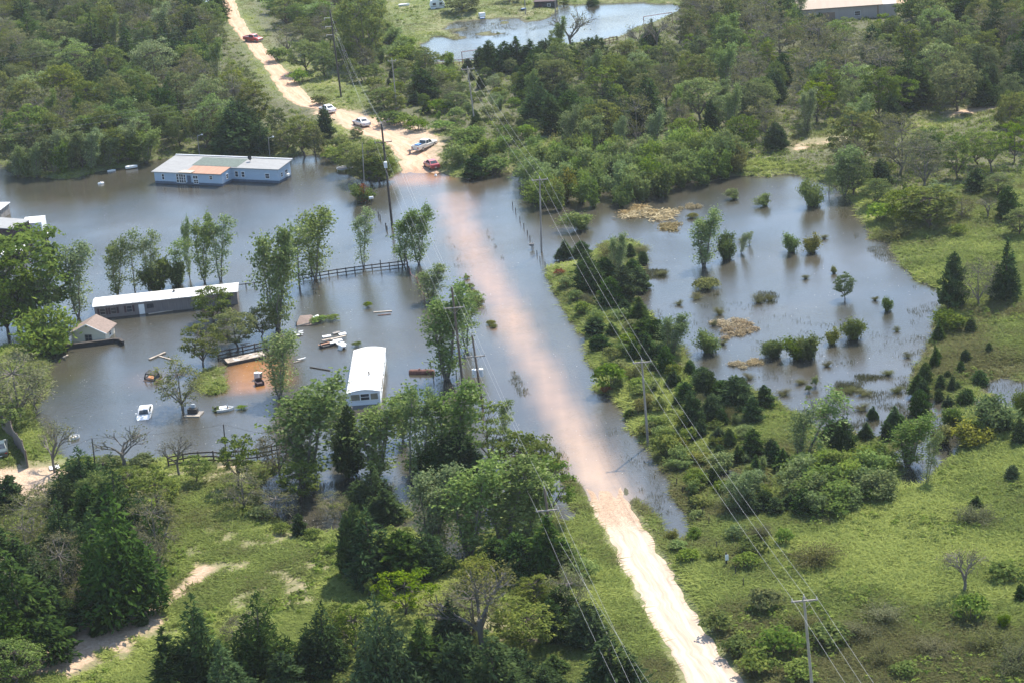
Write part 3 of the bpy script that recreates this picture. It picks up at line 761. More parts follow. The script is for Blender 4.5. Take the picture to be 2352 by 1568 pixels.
PROTO = {
 'C': [cedar_proto(0, 5, 3.3, 3200, .42), cedar_proto(1, 5, 3.6, 2600, .45, 3), cedar_proto(2, 5, 3.0, 3000, .46), cedar_proto(3, 5, 3.9, 2400, .40, 4), cedar_proto(4, 5, 3.4, 2600, .36, 3), juniper_proto(8, 5, 3.8, 4, 900), juniper_proto(9, 5, 3.4, 3, 1000)],
 'B': [juniper_proto(0), juniper_proto(1, leaders=5, Wd=4.8), juniper_proto(2, leaders=9, Wd=6.4, n=800), juniper_proto(3, leaders=6, H=6.4)],
 'O': [oak_proto(0), oak_proto(1, nc=56, Wd=6.8), oak_proto(2, nc=46, low=.14, H=8.8), oak_proto(3, nc=62, Wd=7.0, lump=.85), oak_proto(4, nc=48, H=7.0), oak_proto(5, nc=64, Wd=5.2, lump=.75)],
 'G': [oak_proto(10, 'grey', per=44, size=.16, twigs=5), oak_proto(11, 'grey', nc=36, per=40, size=.16, twigs=6), oak_proto(12, 'grey', per=44, size=.15, nc=46, twigs=5, Wd=7.2), oak_proto(13, 'grey', per=38, size=.16, twigs=6, H=8.6)],
 'L': [oak_proto(20, 'bright', nc=30, per=70, size=.24, low=.2), oak_proto(21, 'bright', nc=26, per=76, size=.24, low=.16, Wd=7.5)],
 'V': [oak_proto(22, 'green', nc=76, per=80, size=.20, low=.08, lump=.95), oak_proto(23, 'green', nc=66, per=84, size=.20, low=.08, Wd=7.0), oak_proto(24, 'cotton', nc=60, per=60, size=.18, low=.14, Wd=6.4, twigs=3), oak_proto(25, 'cotton', nc=56, per=60, size=.18, low=.12, Wd=7.0, twigs=3)],
 'S': [cotton_proto(0), cotton_proto(1, stems=1, Wd=3.4), cotton_proto(2, stems=3, Wd=4.6), cotton_proto(3, stems=2, sparse=1.6, bend=.8), cotton_proto(4, stems=3, Wd=5, sparse=1.4), cotton_proto(5, stems=1, Wd=3.8, bend=1.1)],
 'T': [cotton_proto(10, stems=4, sparse=1.25, Wd=5.4), cotton_proto(11, stems=5, sparse=1.15, Wd=6.0), cotton_proto(12, stems=3, sparse=1.4, Wd=4.6), cotton_proto(13, stems=6, sparse=1.1, Wd=6.6, H=8)],
 'W': [willow_proto(0), willow_proto(1, nst=20), willow_proto(2, nst=14, H=3.6), willow_proto(3, nst=18, Wd=5)],
 'Y': [willow_proto(10, 'bright', 3.0, 3.4, 22, (0, 0), 55, .14, .6), willow_proto(11, 'green', 2.8, 3.2, 20, (.2, 0), 60, .14, .55), willow_proto(12, 'yellow', 3.0, 3.2, 20, (0, 0), 55, .14, .65), willow_proto(13, 'bright', 2.6, 3.6, 22, (-.2, 0), 55, .14, .7)],
 'N': [bare_proto(0), bare_proto(1, leaves=300), bare_proto(2, leaves=900)],
 'U': [bush_proto(0, 'oak'), bush_proto(1, 'willow'), bush_proto(2, 'oak', nc=16), bush_proto(3, 'bright')],
 'K': [willow_proto(20, 'grey', 2.2, 4.2, 26, (0, 0), 60, .07), willow_proto(21, 'grey', 2.0, 3.8, 22, (.2, 0), 60, .07)],
 'P': [bush_proto(6, 'yellow', 1.0, 3.2, 18, 110)],
 'R': [bush_proto(7, 'rusty', per=90)],
 'D': [mat_proto(0), mat_proto(1), mat_proto(2)],
}
PH = {}
for k, lst in PROTO.items():
    PH[k] = []
    for parts in lst:
        co = np.concatenate([np.array([v.co[:] for v in me.vertices]) for nm, me in parts if nm in ('crown', 'foliage')])
        PH[k].append((np.percentile(co[:, 2], 99.5), np.percentile(co[:, 0], 99) - np.percentile(co[:, 0], 1)))
NAMES = {'C': ('cedar_tree', 'dark green cedar', 'tree'), 'B': ('cedar_tree', 'broad dark cedar', 'tree'), 'O': ('oak_tree', 'olive green leafy tree', 'tree'),
         'G': ('thin_leaved_tree', 'grey green thin-leaved tree', 'tree'), 'L': ('leafy_tree', 'bright yellow-green tree', 'tree'), 'V': ('leafy_tree', 'fresh green full-crowned tree', 'tree'),
         'S': ('cottonwood_tree', 'slim cottonwood', 'tree'), 'T': ('cottonwood_tree', 'bushy grey-green cottonwood', 'tree'), 'W': ('willow_shrub', 'green willow shrub', 'shrub'),
         'Y': ('willow_shrub', 'yellow-green willow shrub', 'shrub'), 'N': ('bare_tree', 'nearly leafless tree', 'tree'), 'U': ('shrub', 'low green shrub', 'shrub'), 'K': ('shrub', 'low grey-brown shrub', 'shrub'),
         'P': ('floating_shrub', 'yellow-green shrub top', 'shrub'), 'R': ('shrub', 'rust-red dead shrub', 'shrub'), 'D': ('weed_raft', 'straw-coloured raft of dead weeds', 'weeds')}
PLANTS = []          # (object, kind, zone, px, py, height in metres, explicit label)
_rp = random.Random(7)
def plant(kind, x, y, hpx, wpx=None, zone='', label=None, lean=0.0, var=None, wet=True):
    """a plant whose foot is seen at (x, y), hpx working pixels tall and wpx wide"""
    p = gp(x, y, wet)
    if kind == 'D': hpx = 7
    s = ppm(p); h = hpx / s
    v = _rp.randrange(len(PROTO[kind])) if var is None else var % len(PROTO[kind])
    ph, pw = PH[kind][v]
    sz = h / ph
    sx = sz if wpx is None else (wpx / s) / pw
    sx = min(max(sx, sz * .45), sz * (2.2 if kind != 'D' else 9))
    return place(kind, v, p, sx, sz, zone, label, x, y, h, lean)
def place(kind, v, p, sx, sz, zone, label, x, y, h, lean=0.0):
    nm = NAMES[kind][0]
    root = empty(nm, p, 0.0)
    if kind in 'STW': rz = _rp.uniform(-.5, .5)
    else: rz = _rp.uniform(0, 6.283)
    root.rotation_euler = (0, lean, rz) if lean == 0 else (0, lean, 0)
    if kind in 'CBY': root.rotation_euler = (_rp.uniform(-.09, .09), _rp.uniform(-.09, .09), rz)
    root.scale = (sx * _rp.uniform(.86, 1.14), sx * _rp.uniform(.86, 1.14), sz)
    for pn, me in PROTO[kind][v]: link(pn, me, root)
    PLANTS.append((root, kind, zone, float(x), float(y), float(h), label))
    return root
# ------------------------------------------------------------------ plants placed one by one: (kind, foot x, foot y, height px, width px)
def block(zone, rows):
    for r in rows: plant(r[0], r[1], r[2], r[3], r[4] if len(r) > 4 else None, zone, r[5] if len(r) > 5 else None, *(r[6:8]))
block('standing in the flood', [
 ('S',180,730,165,74,'slim cottonwood in the flood left of the long grey trailer'),
 ('S',270,682,134,58,'first cottonwood behind the left half of the long grey trailer'),
 ('S',312,674,146,50,'thin-stemmed cottonwood behind the white door of the long grey trailer'),
 ('S',346,672,140,58,'dense-topped cottonwood behind the middle of the long grey trailer'),
 ('Y',362,668,75,62,'bright green willow shrub behind the middle of the long grey trailer'),
 ('S',410,656,104,46,'shortest cottonwood behind the long grey trailer'),
 ('Y',410,654,55,42,'small bright willow shrub under the shortest cottonwood'),
 ('S',470,648,150,62,'left of the two tall cottonwoods behind the trailer\'s right end'),
 ('S',508,645,146,64,'right of the two tall cottonwoods behind the trailer\'s right end'),
 ('S',436,640,138,24,'pale thin sapling left of the two tall cottonwoods'),
 ('T',640,752,222,104,'big bushy cottonwood left of the dark rail fence'),
 ('S',690,660,142,70,'cottonwood rising just behind the big bushy cottonwood'),
 ('S',724,640,153,84,'tall forked cottonwood by the left end of the dark rail fence'),
 ('S',836,612,132,54,'single upright cottonwood behind the middle of the dark rail fence'),
 ('S',926,608,122,62,'cottonwood at the right end of the dark rail fence'),
 ('S',962,606,128,62,'wind-bent cottonwood just beyond the right end of the dark rail fence'),
 ('T',990,690,78,62,'short bushy cottonwood below the corner of the dark rail fence'),
 ('T',1028,870,205,112,'large bushy cottonwood beside the dark double-pole'),
 ('S',1072,800,125,72,'cottonwood crown leaning past the pole towards the road'),
 ('V',62,745,208,190,'great round green tree standing before the left sheds',0.0,0),
 ('V',100,752,120,90), ('V',40,760,120,110), ('V',20,770,190,130,'round green tree cut by the left edge before the sheds',0.0,1),
 ('Y',116,806,96,112,'bright feathery willow left of the cream cottage'),
 ('O',492,740,78,92,'olive tree in front of the right end of the long grey trailer'),
 ('O',466,838,104,96,'dark olive tree left of the wooden deck'),
 ('O',548,800,82,96,'olive tree behind the wooden deck'),
 ('O',600,775,70,60,'small olive tree behind the right end of the wooden deck'),
 ('S',642,912,142,84,'leafy cottonwood at the corner of the rusty mud yard'),
 ('G',420,938,112,104,'dark thin-leaved tree left of the square grass island'),
 ('U',845,706,12,20), ('U',765,735,12,40), ('U',730,740,14,50), ('U',556,938,8,22), ('U',500,942,8,26), ('U',820,795,10,20,'green sprig caught at the corner of the white trailer'),
 ('Y',835,462,40,50), 
])
block('on the shore left of the flooded yard', [
 ('G',45,960,150,170,'large thin-leaved tree at the left edge above the plank fence'),
 ('L',26,985,62,78,'bright leafy tree at the upper end of the plank fence'),
 ('G',85,940,100,80,'thin-leaved tree between the plank fence and the drowned yard'),
 ('N',126,1085,118,116,'spreading leafless tree beside the lower end of the plank fence'),
 ('N',285,1070,82,122,'wide leafless tree right of the left yard post'),
 ('N',412,1092,92,84,'thin leafless tree at the left end of the board fence'),
 ('L',452,1106,58,52,'small round bright tree before the board fence'),
 ('L',548,1120,118,76,'bright leafy tree by the slender post in the flood'),
 ('G',560,1168,92,84,'grey-green tree below the bright leafy tree'),
 ('O',366,1190,112,110,'olive tree left of the clearing'),
 ('U',250,1068,18,60), ('U',330,1066,20,70), ('U',200,1064,14,50),
])
block('in the drowned copse below the white trailer', [
 ('T',700,1108,230,150,'tallest bushy cottonwood at the left of the drowned copse'),
 ('G',642,1088,112,106,'thin-leaved tree at the right end of the board fence'),
 ('T',772,1040,132,60), ('C',802,1092,156,62,'narrow dark cedar between the cottonwoods below the white trailer'),
 ('T',866,1100,178,134), ('S',948,1106,215,76,'slim cottonwood standing left of the copse puddle'), ('S',976,1092,190,60),
 ('T',1042,1085,205,118), ('B',1008,1092,96,92), ('B',1062,1092,102,112), ('L',1128,1070,146,112,'bright yellow-green tree beside the road in the drowned copse'),
 ('S',1157,1004,84,34), ('O',1200,1150,150,126), ('L',1268,1196,140,112), ('O',1240,1130,120,90), ('S',925,1010,110,60),
 ('B',855,1170,98,116,'round dark cedar in the puddle left of the pale cottonwoods'), ('C',892,1192,68,70), ('O',690,1150,90,90), ('U',820,1205,30,60), ('G',640,1190,60,80), ('G',770,1190,60,70),
 ('T',1000,1252,172,124), ('T',1080,1276,210,136), ('T',1160,1252,186,134), ('T',1214,1226,136,94),
 ('C',816,1322,158,60), ('B',858,1334,154,118,'large dark cedar at the lower left of the pale cottonwoods'), ('C',930,1336,112,104), ('C',978,1322,90,80), ('C',1258,1318,130,92), ('C',1196,1322,92,80), ('C',1140,1310,70,70),
 ('C',690,1230,50,36,'small cedar alone at the edge of the clearing'), ('U',1010,1320,40,70), ('U',720,1240,26,40), ('U',650,1225,24,40), ('U',600,1190,30,50), ('U',760,1270,24,30), ('U',850,1370,40,16),
 ('O',1090,1345,60,100), ('S',1180,1340,60,60),
])
block('at the bottom of the picture', [
 ('L',932,1412,96,134,'yellow-olive spreading tree below the copse'), ('N',1112,1490,176,206,'big half-bare tree with forked limbs near the bottom'), ('G',1080,1460,120,150), ('O',1200,1490,96,122),
 ('B',458,1572,188,136,'pointed dark cedar nearest the bottom of the picture left of centre'), ('C',402,1605,150,100), ('B',602,1566,178,156), ('B',742,1548,142,114), ('B',900,1610,216,170,'biggest dark cedar at the bottom centre'), ('C',985,1590,160,120),
 ('O',826,1505,118,104), ('O',770,1480,90,80), ('B',1150,1630,165,140), ('C',1060,1600,130,110), ('C',1276,1472,90,52), ('C',1346,1482,90,72,'cedar between the wires and the half-bare tree'), ('B',1412,1618,146,140,'pointed cedar at the bottom beside the road'),
 ('B',530,1640,150,140), ('G',1312,1405,96,104,'dead grey tree under the wires left of the road'), ('C',1290,1420,70,60), ('C',1272,1545,40,50), ('O',1230,1380,60,80), ('C',660,1600,100,90), ('G',560,1480,70,100), ('U',1330,1330,50,90), ('O',1295,1320,60,80),
 ('C',1040,1480,100,80), ('U',200,1600,30,60), ('U',800,1575,30,60), ('K',1285,1350,30,60), ('C',1190,1590,90,90),('B',1260,1600,70,90),
])
block('in the dark south-west wood', [
 ('C',22,1165,72,66,'cedar at the left edge beside the pale yard'), ('B',158,1192,114,92,'cedar just below the pale yard'), ('B',270,1252,190,132,'tall cedar in the middle of the south-west wood'), ('G',84,1240,110,120),
 ('B',292,1412,262,190,'largest cedar in the south-west wood'), ('B',232,1330,150,130), ('G',150,1390,166,140,'brownish thin-leaved tree inside the south-west wood'), ('B',62,1486,202,220,'wide cedar at the left edge in the south-west wood'), ('B',132,1456,110,120),
 ('B',20,1340,140,110), ('G',342,1335,115,104,'olive grey tree at the right edge of the south-west wood'), ('C',238,1448,52,36,'tiny dark tree before the south-west wood'), ('V',32,1580,106,124,'grey willow-like tree in the bottom left corner'), ('K',270,1440,26,50), ('C',326,1435,36,24),
 ('C',215,1240,120,90), ('G',60,1300,130,110), ('B',150,1300,140,110), ('B',330,1260,120,90), ('G',110,1170,60,90), ('O',300,1130,60,90), ('G',190,1420,80,80), ('B',100,1420,130,120), 
])
block('on the bank right of the road', [
 ('C',1298,595,42,36), ('C',1335,592,36,36), ('C',1350,668,70,62), ('C',1348,618,38,30), ('T',1420,640,100,42,'single cottonwood among the first bank cedars'), ('C',1386,642,48,42), ('C',1447,592,30,24), ('C',1456,636,38,40), ('C',1475,604,26,22), ('C',1430,692,78,66), ('C',1400,700,60,50), ('C',1462,668,50,50),
 ('K',1398,590,26,60), ('K',1470,582,20,56), ('K',1395,620,30,50), ('C',1435,724,34,34), ('C',1470,738,52,56), ('C',1480,778,44,58), ('C',1502,792,56,58), ('T',1546,812,86,62,'wind-bent cottonwood on the bank at the pond edge'), ('C',1366,766,36,46), ('C',1406,768,26,40), ('C',1380,800,30,38),
 ('C',1455,824,42,24), ('C',1492,822,56,44), ('C',1530,852,54,36), ('U',1402,892,58,72), ('R',1391,898,18,24,'rust-red dead shrub at the water side of the bank'), ('C',1549,886,38,30), ('C',1586,862,32,26), ('C',1612,882,38,46), ('C',1578,918,40,38), ('C',1622,905,56,52), ('C',1596,982,78,42,'tallest narrow cedar on the bank'), ('C',1641,962,56,46),
 ('C',1656,974,34,30), ('C',1690,935,68,64), ('C',1731,968,54,44), ('C',1760,934,48,42), ('C',1611,1000,38,26), ('C',1690,972,24,16), ('U',1496,980,26,44), ('U',1518,1000,24,44), ('U',1482,1000,22,36), ('C',1515,930,20,22), ('C',1555,932,20,20), ('C',1730,1042,54,42), ('C',1676,1022,36,26), ('C',1736,1090,42,32), ('C',1705,912,44,40),('C',1660,915,40,40),
 ('C',1780,1058,44,34), ('U',1530,1040,40,60), ('U',1560,1060,36,54), ('U',1470,905,20,44), ('C',1446,958,18,24), ('U',1340,720,30,34), ('U',1370,745,24,36), ('U',1300,660,24,40), ('U',1322,690,24,36), ('R',1284,632,14,26), ('R',1296,655,14,24),
 ('U',1440,790,22,40),('K',1352,700,26,36),('C',1500,850,20,20),('U',1520,985,30,40),('C',1590,1010,26,20),('C',1650,1010,30,30),
])
_rb2 = random.Random(12)
_bank = [(1310,690),(1400,860),(1450,960),(1520,1080),(1600,1180),(1790,1170),(1780,1040),(1640,930),(1540,830),(1440,720)]
_pts = []
while len(_pts) < 46:
    _x, _y = _rb2.uniform(1300, 1800), _rb2.uniform(690, 1180)
    if pip(_bank, np.array([_x]), np.array([_y]))[0] and all((_x - a) ** 2 + (_y - b) ** 2 > 700 for a, b in _pts): _pts.append((_x, _y))
block('on the bank right of the road', [(_rb2.choice('UUWYUK'), x, y, _rb2.uniform(16, 34), _rb2.uniform(24, 54)) for x, y in _pts])
block('on the wet ground right of the bank', [
 ('C',1776,1052,44,32), ('C',1796,1078,48,32), ('S',1860,1046,152,84,'tall leaning cottonwood at the foot of the pond',.30), ('S',1836,1050,104,56,'smaller cottonwood left of the leaning cottonwood'), ('C',1906,1014,46,38), ('C',1945,1034,70,46), ('C',1924,1030,44,32), ('C',2006,960,28,24,'little cedar standing alone in the pond'), ('C',1988,1010,38,36), ('C',2056,980,46,42), ('C',2038,1008,38,30),
 ('T',2086,1070,112,80,'bushy cottonwood between the pond and the marsh'), ('S',2130,1112,122,36,'thin leaning cottonwood in the marsh',.12), ('C',2117,952,54,40), ('C',2106,908,46,32), ('C',2126,878,42,28), ('C',2120,915,44,30), ('C',2150,840,44,22), ('C',2160,892,30,24), ('C',2188,894,32,22), ('C',2250,879,28,32), ('C',2152,825,24,22), ('C',2220,828,24,20), ('C',2271,808,20,15), ('C',2208,852,22,17),
 ('C',2176,866,14,14), ('C',2156,920,26,16), ('C',2178,932,24,24), ('C',2216,925,32,36), ('Y',2190,982,48,42), ('Y',2282,988,72,78,'largest yellow-green willow in the marsh'), ('Y',2242,1000,44,54), ('Y',2232,1022,54,72), ('Y',2168,1016,44,48), ('Y',2350,955,60,40), ('C',2342,1016,54,34), ('C',2319,990,44,20), ('C',2324,1100,32,28,'small round cedar alone in the meadow right of the marsh'), ('C',2244,1166,28,26,'small cedar alone in the bright meadow'),
 ('K',2245,1198,34,84), ('U',2000,1150,30,40),
 ('W',1850,1120,66,80), ('W',1890,1100,60,76), ('W',1930,1090,62,80), ('W',1975,1085,58,76), ('W',2015,1100,70,76,), ('W',1870,1150,60,70), ('W',1910,1140,64,84), ('W',1950,1130,64,84), ('W',1990,1140,58,80), ('W',2035,1145,60,70), ('W',1880,1180,54,70), ('W',1925,1172,56,80), ('Y',2030,1080,60,56), ('W',1840,1090,44,60), ('W',1960,1165,44,60),
 ('C',1846,1178,52,42), ('C',1782,1178,34,40), ('C',1760,1170,40,40), ('C',1816,1168,34,40), ('C',1806,1062,26,24), ('T',1690,1170,90,60), ('T',1720,1140,60,50), ('C',1695,1060,36,30), ('C',1655,1055,32,26), ('U',1600,1120,34,50), ('C',1640,1110,34,26), ('U',1740,1120,30,44), ('C',1590,1152,28,18), ('U',1660,1130,26,40), ('C',1722,1176,40,40), ('W',1665,1080,36,50), ('U',1600,1190,20,40),
])
block('standing in the right-hand pond', [
 ('T',1618,612,124,68,'tall leafy cottonwood standing in the pond'), ('Y',1668,594,58,40,'olive willow right of the pond cottonwood'), ('S',1702,582,48,18,'thin leaning sapling right of the pond cottonwood',.25), ('S',1722,562,30,14), ('W',1335,527,42,66,'round green shrub in the water below the willow thicket'), ('W',1687,457,22,28), ('W',1757,472,26,36), ('Y',1866,472,62,46,'olive willow standing at the top of the pond'),
 ('Y',1818,578,46,38,'left of two round willows in the pond'), ('Y',1865,578,42,40,'right of two round willows in the pond'), ('V',1941,686,58,42,'leafy green bush alone in the right of the pond'), ('Y',2037,714,32,20), ('Y',1960,778,52,46), ('Y',1912,788,36,32), ('Y',1915,627,16,14), ('P',1622,662,22,52,'flat yellow-green shrub top level with the pond water'), 
 ('D',1500,492,22,110), ('D',1535,522,18,62), ('D',1470,480,16,70), ('D',1672,742,26,64), ('D',1712,748,24,66), ('D',1690,768,16,60), ('D',1700,835,22,50), ('D',1740,832,20,40), ('D',1585,478,10,40), ('P',1591,500,10,22),
 ('Y',1626,808,52,48), ('Y',1780,818,38,42), ('Y',1830,822,46,46), ('Y',1858,822,54,46), ('U',1872,888,26,20), ('U',1858,900,16,14), ('C',1862,470,20,14), ('D',1425,552,8,24),
])
block('standing in the right-hand pond', [('K',x,y,h,w) for x,y,h,w in [(1652,722,16,26),(1742,694,18,34),(1768,690,14,22),(1850,640,10,18),(1893,548,10,20),(1925,655,9,16),(1985,905,12,40),(2010,690,10,18),(1762,800,14,22),(1705,555,12,20),(1640,748,14,20),(1660,790,10,24),(1900,840,12,24),(1950,900,12,40),(2040,860,12,30),(1840,880,10,30),(1925,905,12,34),(1800,905,12,30),(2060,900,14,30),(1980,940,14,34),(1890,950,14,30),(1520,632,12,44),(1600,686,12,40),(1560,700,10,24),(1720,868,12,30),(2085,820,12,24),(2060,760,10,20)]])
block('on the slope right of the pond', [
 ('C',2186,706,120,58,'left of two tall cedars on the right-hand shore'), ('C',2308,692,134,60,'right of two tall cedars on the right-hand shore'), ('G',2248,700,104,88,'thin-leaved tree between the two tall shore cedars'), ('Y',2176,760,44,62), ('C',2156,782,40,26), ('C',2232,762,30,22,'small cedar below the two tall shore cedars'), ('G',2280,660,60,60),
 ('N',2268,500,50,62,'small leafless tree on the upper right slope'), ('O',2140,520,90,110), ('O',2080,512,80,100), ('U',2030,505,40,70), ('V',2150,500,80,76), ('C',2320,500,66,50), ('O',2340,540,60,70), ('U',2200,540,24,40), ('K',2060,545,30,80), ('O',2010,470,60,60), ('C',2240,440,50,50),('O',2290,450,50,60),
 ('S',1940,452,110,50), ('O',1960,448,84,70), ('S',1905,452,70,30), ('G',2210,500,50,60),
])
block('in the lower right meadow', [
 ('N',2214,1358,102,116,'leafless tree alone in the bright meadow'), ('K',1870,1296,46,110), ('K',1745,1240,40,60), ('U',1800,1250,38,44), ('U',1730,1270,34,60), ('U',1690,1235,32,50), ('U',1715,1300,30,50), ('U',2230,1420,52,70), ('U',2310,1330,36,70), ('C',2345,1380,36,24), ('K',2030,1420,34,90), ('U',1790,1500,60,90), ('U',1900,1480,44,100), ('K',2020,1520,44,70), ('U',1760,1400,44,70), ('K',1980,1460,36,70), ('U',1650,1450,40,60), ('U',1690,1500,36,60), ('K',2150,1500,30,80), ('K',2280,1490,40,100), ('K',2330,1540,50,90), ('U',1740,1545,44,70), ('U',2080,1550,30,60), ('Y',2305,1440,34,26), ('U',1580,1285,22,44), ('U',1560,1260,20,40), ('Y',1545,1240,26,26), ('Y',1595,1238,24,30), ('U',1640,1280,20,40),('U',1840,1560,40,80),('K',1850,1440,30,70),
])
block('along the upper road', [
 ('O',845,150,172,104,'tall dense tree beside the top of the upper road meadow'), ('O',790,120,96,84), ('G',660,120,60,60), ('O',705,165,70,70), ('O',745,178,62,50), ('G',770,130,60,56), ('U',690,190,30,60), ('U',640,140,30,50), ('O',660,60,70,70), ('U',735,240,20,40), ('V',735,55,50,70), ('W',720,30,40,70), ('W',830,30,40,60), ('W',790,50,40,70),
 ('W',900,100,36,60), ('W',915,135,40,60), ('W',940,150,44,60), ('O',975,170,60,50), ('W',885,75,30,50), ('W',940,115,36,56),
 ('U',902,286,30,70), ('C',975,228,66,60), ('O',885,248,46,70), ('G',870,240,46,60), ('O',1000,215,60,60), ('L',1030,200,40,50), ('U',1010,260,30,60), ('U',930,290,28,60), ('O',910,270,60,50), ('C',955,240,30,30), ('O',1050,255,44,50), ('G',1040,235,44,50), ('U',960,300,24,50), ('U',1020,300,24,60), ('U',1050,320,30,60), ('W',1090,340,44,70), ('W',1060,380,50,66), ('W',1110,370,50,70), ('C',1095,408,50,56), ('O',1040,372,50,44), ('U',1135,392,40,60), ('W',1150,360,44,60),
 ('O',845,412,80,90,'leafy tree standing behind the dark pole at the water'), ('O',805,392,64,70), ('V',870,412,60,70), ('O',830,420,60,60), ('C',748,318,66,44,'dark tree hiding the rear white car'), ('O',700,346,92,80), ('O',660,345,60,70), ('O',725,352,70,60), ('V',820,318,26,30,'leafy sprout in front of the white sedan'), ('U',780,345,30,60), ('U',860,345,24,50), ('U',770,370,34,50), ('B',545,352,110,100,'dark trees behind the right half of the blue house'), ('O',470,340,90,90), ('V',505,330,70,60), ('B',600,350,70,80),
])
block('along the shore left of the blue house', [(('T', 'W', 'T', 'O')[k % 4], 42 + 21 * k, 409 - .155 * 21 * k + (k % 3) * 3 - 3, 66 + (k * 37) % 30, 42 + (k * 23) % 22) for k in range(15)])
block('behind the shore left of the blue house', [(('O', 'T', 'G', 'V')[k % 4], 30 + 26 * k, 384 - .155 * 26 * k + (k % 3) * 4, 84 + (k * 41) % 34, 60 + (k * 23) % 30) for k in range(13)])
block('by the top pond', [
 ('N',1310,118,96,110,'big leafless tree before the top pond'), ('C',1125,160,62,48), ('C',1160,164,64,52), ('C',1190,160,70,60), ('C',1225,160,66,54), ('C',1255,158,62,56), ('C',1360,160,68,64,'dark cedar right of the big leafless tree'), ('C',1105,155,44,40), ('L',1320,150,36,48), ('L',1425,155,34,50), ('N',1470,130,80,66), ('N',1510,120,84,60), ('G',1560,100,80,80), ('G',1640,80,90,80), ('N',1760,36,60,70), ('C',1495,110,60,40), ('G',1600,90,70,60), ('B',1360,14,20,90,'dark fallen tree at the far side of the top pond'), ('O',1060,24,40,110,'dark tree shading the white camper'), ('O',1170,5,30,60), ('U',1000,170,20,50), ('O',1295,6,20,30),
 ('B',1610,150,80,70),('L',1665,140,60,80),('O',1500,175,70,90),('B',1480,170,76,80),
])

# ------------------------------------------------------------------ woods filled tree by tree
KEEP = [(560,68,602,102),(734,240,772,262),(808,266,854,294),(944,310,1012,350),(968,362,1012,392),(346,356,676,430),(1060,40,1240,100),(980,0,1030,28),(1850,0,2080,34),(1100,100,1260,112),
        (540,100,580,140),(585,135,640,185),(620,180,690,240),(525,20,550,100),(860,300,990,395),(690,240,790,285),(1000,395,1210,410),(1300,20,1560,90),(1800,335,1880,360),(2110,255,2290,295),(770,30,780,220),(450,308,462,362),(614,314,622,364)]
MIX = {'left': 'OOOGBBVGTBCOVG', 'mid': 'OTGWUOV', 'scrub': 'OUUWLCUV', 'east': 'OOGGTBCOLVGTBLVC', 'thicket': 'WWWWWY', 'southwest': 'BBGO'}
SIZE = {'left': (6.0, 10.5), 'mid': (3, 7), 'scrub': (1.6, 3.6), 'east': (5.4, 10.0), 'thicket': (4.2, 5.8), 'southwest': (5, 8)}
GAP = {'left': 5.3, 'mid': 5.0, 'scrub': 3.2, 'east': 5.1, 'thicket': 3.2, 'southwest': 6.5}
ZONE = {'left': 'in the wood left of the upper road', 'mid': 'in the thicket right of the upper road', 'scrub': 'in the scrub above the white pickup', 'east': 'in the wood behind the willow thicket', 'thicket': 'in the willow thicket', 'southwest': 'in the dark south-west wood'}
def fill(key, seed):
    r = random.Random(seed); poly = FOREST[key]
    wpl = wp(np.array([a for a, _ in poly]), np.array([b for _, b in poly]))
    pts = []
    x0, x1, y0, y1 = wpl[:, 0].min(), wpl[:, 0].max(), wpl[:, 1].min(), wpl[:, 1].max()
    taken = [(o.location.x, o.location.y, .62) for o, *_ in PLANTS]
    for _ in range(9000):
        x, y = r.uniform(x0, x1), r.uniform(y0, y1)
        if not pip([tuple(q[:2]) for q in wpl], np.array([x]), np.array([y]))[0]: continue
        g = GAP[key]
        if any((x - a) ** 2 + (y - b) ** 2 < (g * f) ** 2 for a, b, f in taken): continue
        z = float(samp(HGT, x, y)); px, py = (float(v[0]) for v in proj(np.array([[x, y, z]])))
        if float(samp(ROADM, x, y)) > .02 or pip(CLEAR, np.array([px]), np.array([py]))[0]: continue
        if key in ('mid', 'scrub') and float(samp(ROADW, x, y)) > .03: continue
        if z < -.1 and key != 'thicket': continue
        k = r.choice(MIX[key]); h = r.uniform(*SIZE[key]) * (.75 if k in 'CLU' else 1.0)
        v = r.randrange(len(PROTO[k])); ph, pw = PH[k][v]
        sz = h / ph; sx = sz * r.uniform(.80, 1.15)
        s = ppm((x, y, z)); hw = sx * pw * s * .5; hp = h * s
        if px + hw < -20 or px - hw > W0 + 20 or py - hp > H0 + 20 or py < -8: continue
        bad = False
        for (a, b, c, d) in KEEP:
            if py > b and px + hw * .8 > a and px - hw * .8 < c and py - hp < d - 2 and py > b + 2: bad = True; break
        if bad: continue
        taken.append((x, y, 1.0)); pts.append((k, v, (x, y, max(z, 0.0)), sx, sz, px, py, h))
    for (k, v, p, sx, sz, px, py, h) in sorted(pts, key=lambda q: -q[6]):
        place(k, v, p, sx, sz, ZONE[key], None, px, py, h)
for i, key in enumerate(['thicket', 'left', 'mid', 'scrub', 'east', 'southwest']): fill(key, 40 + i)

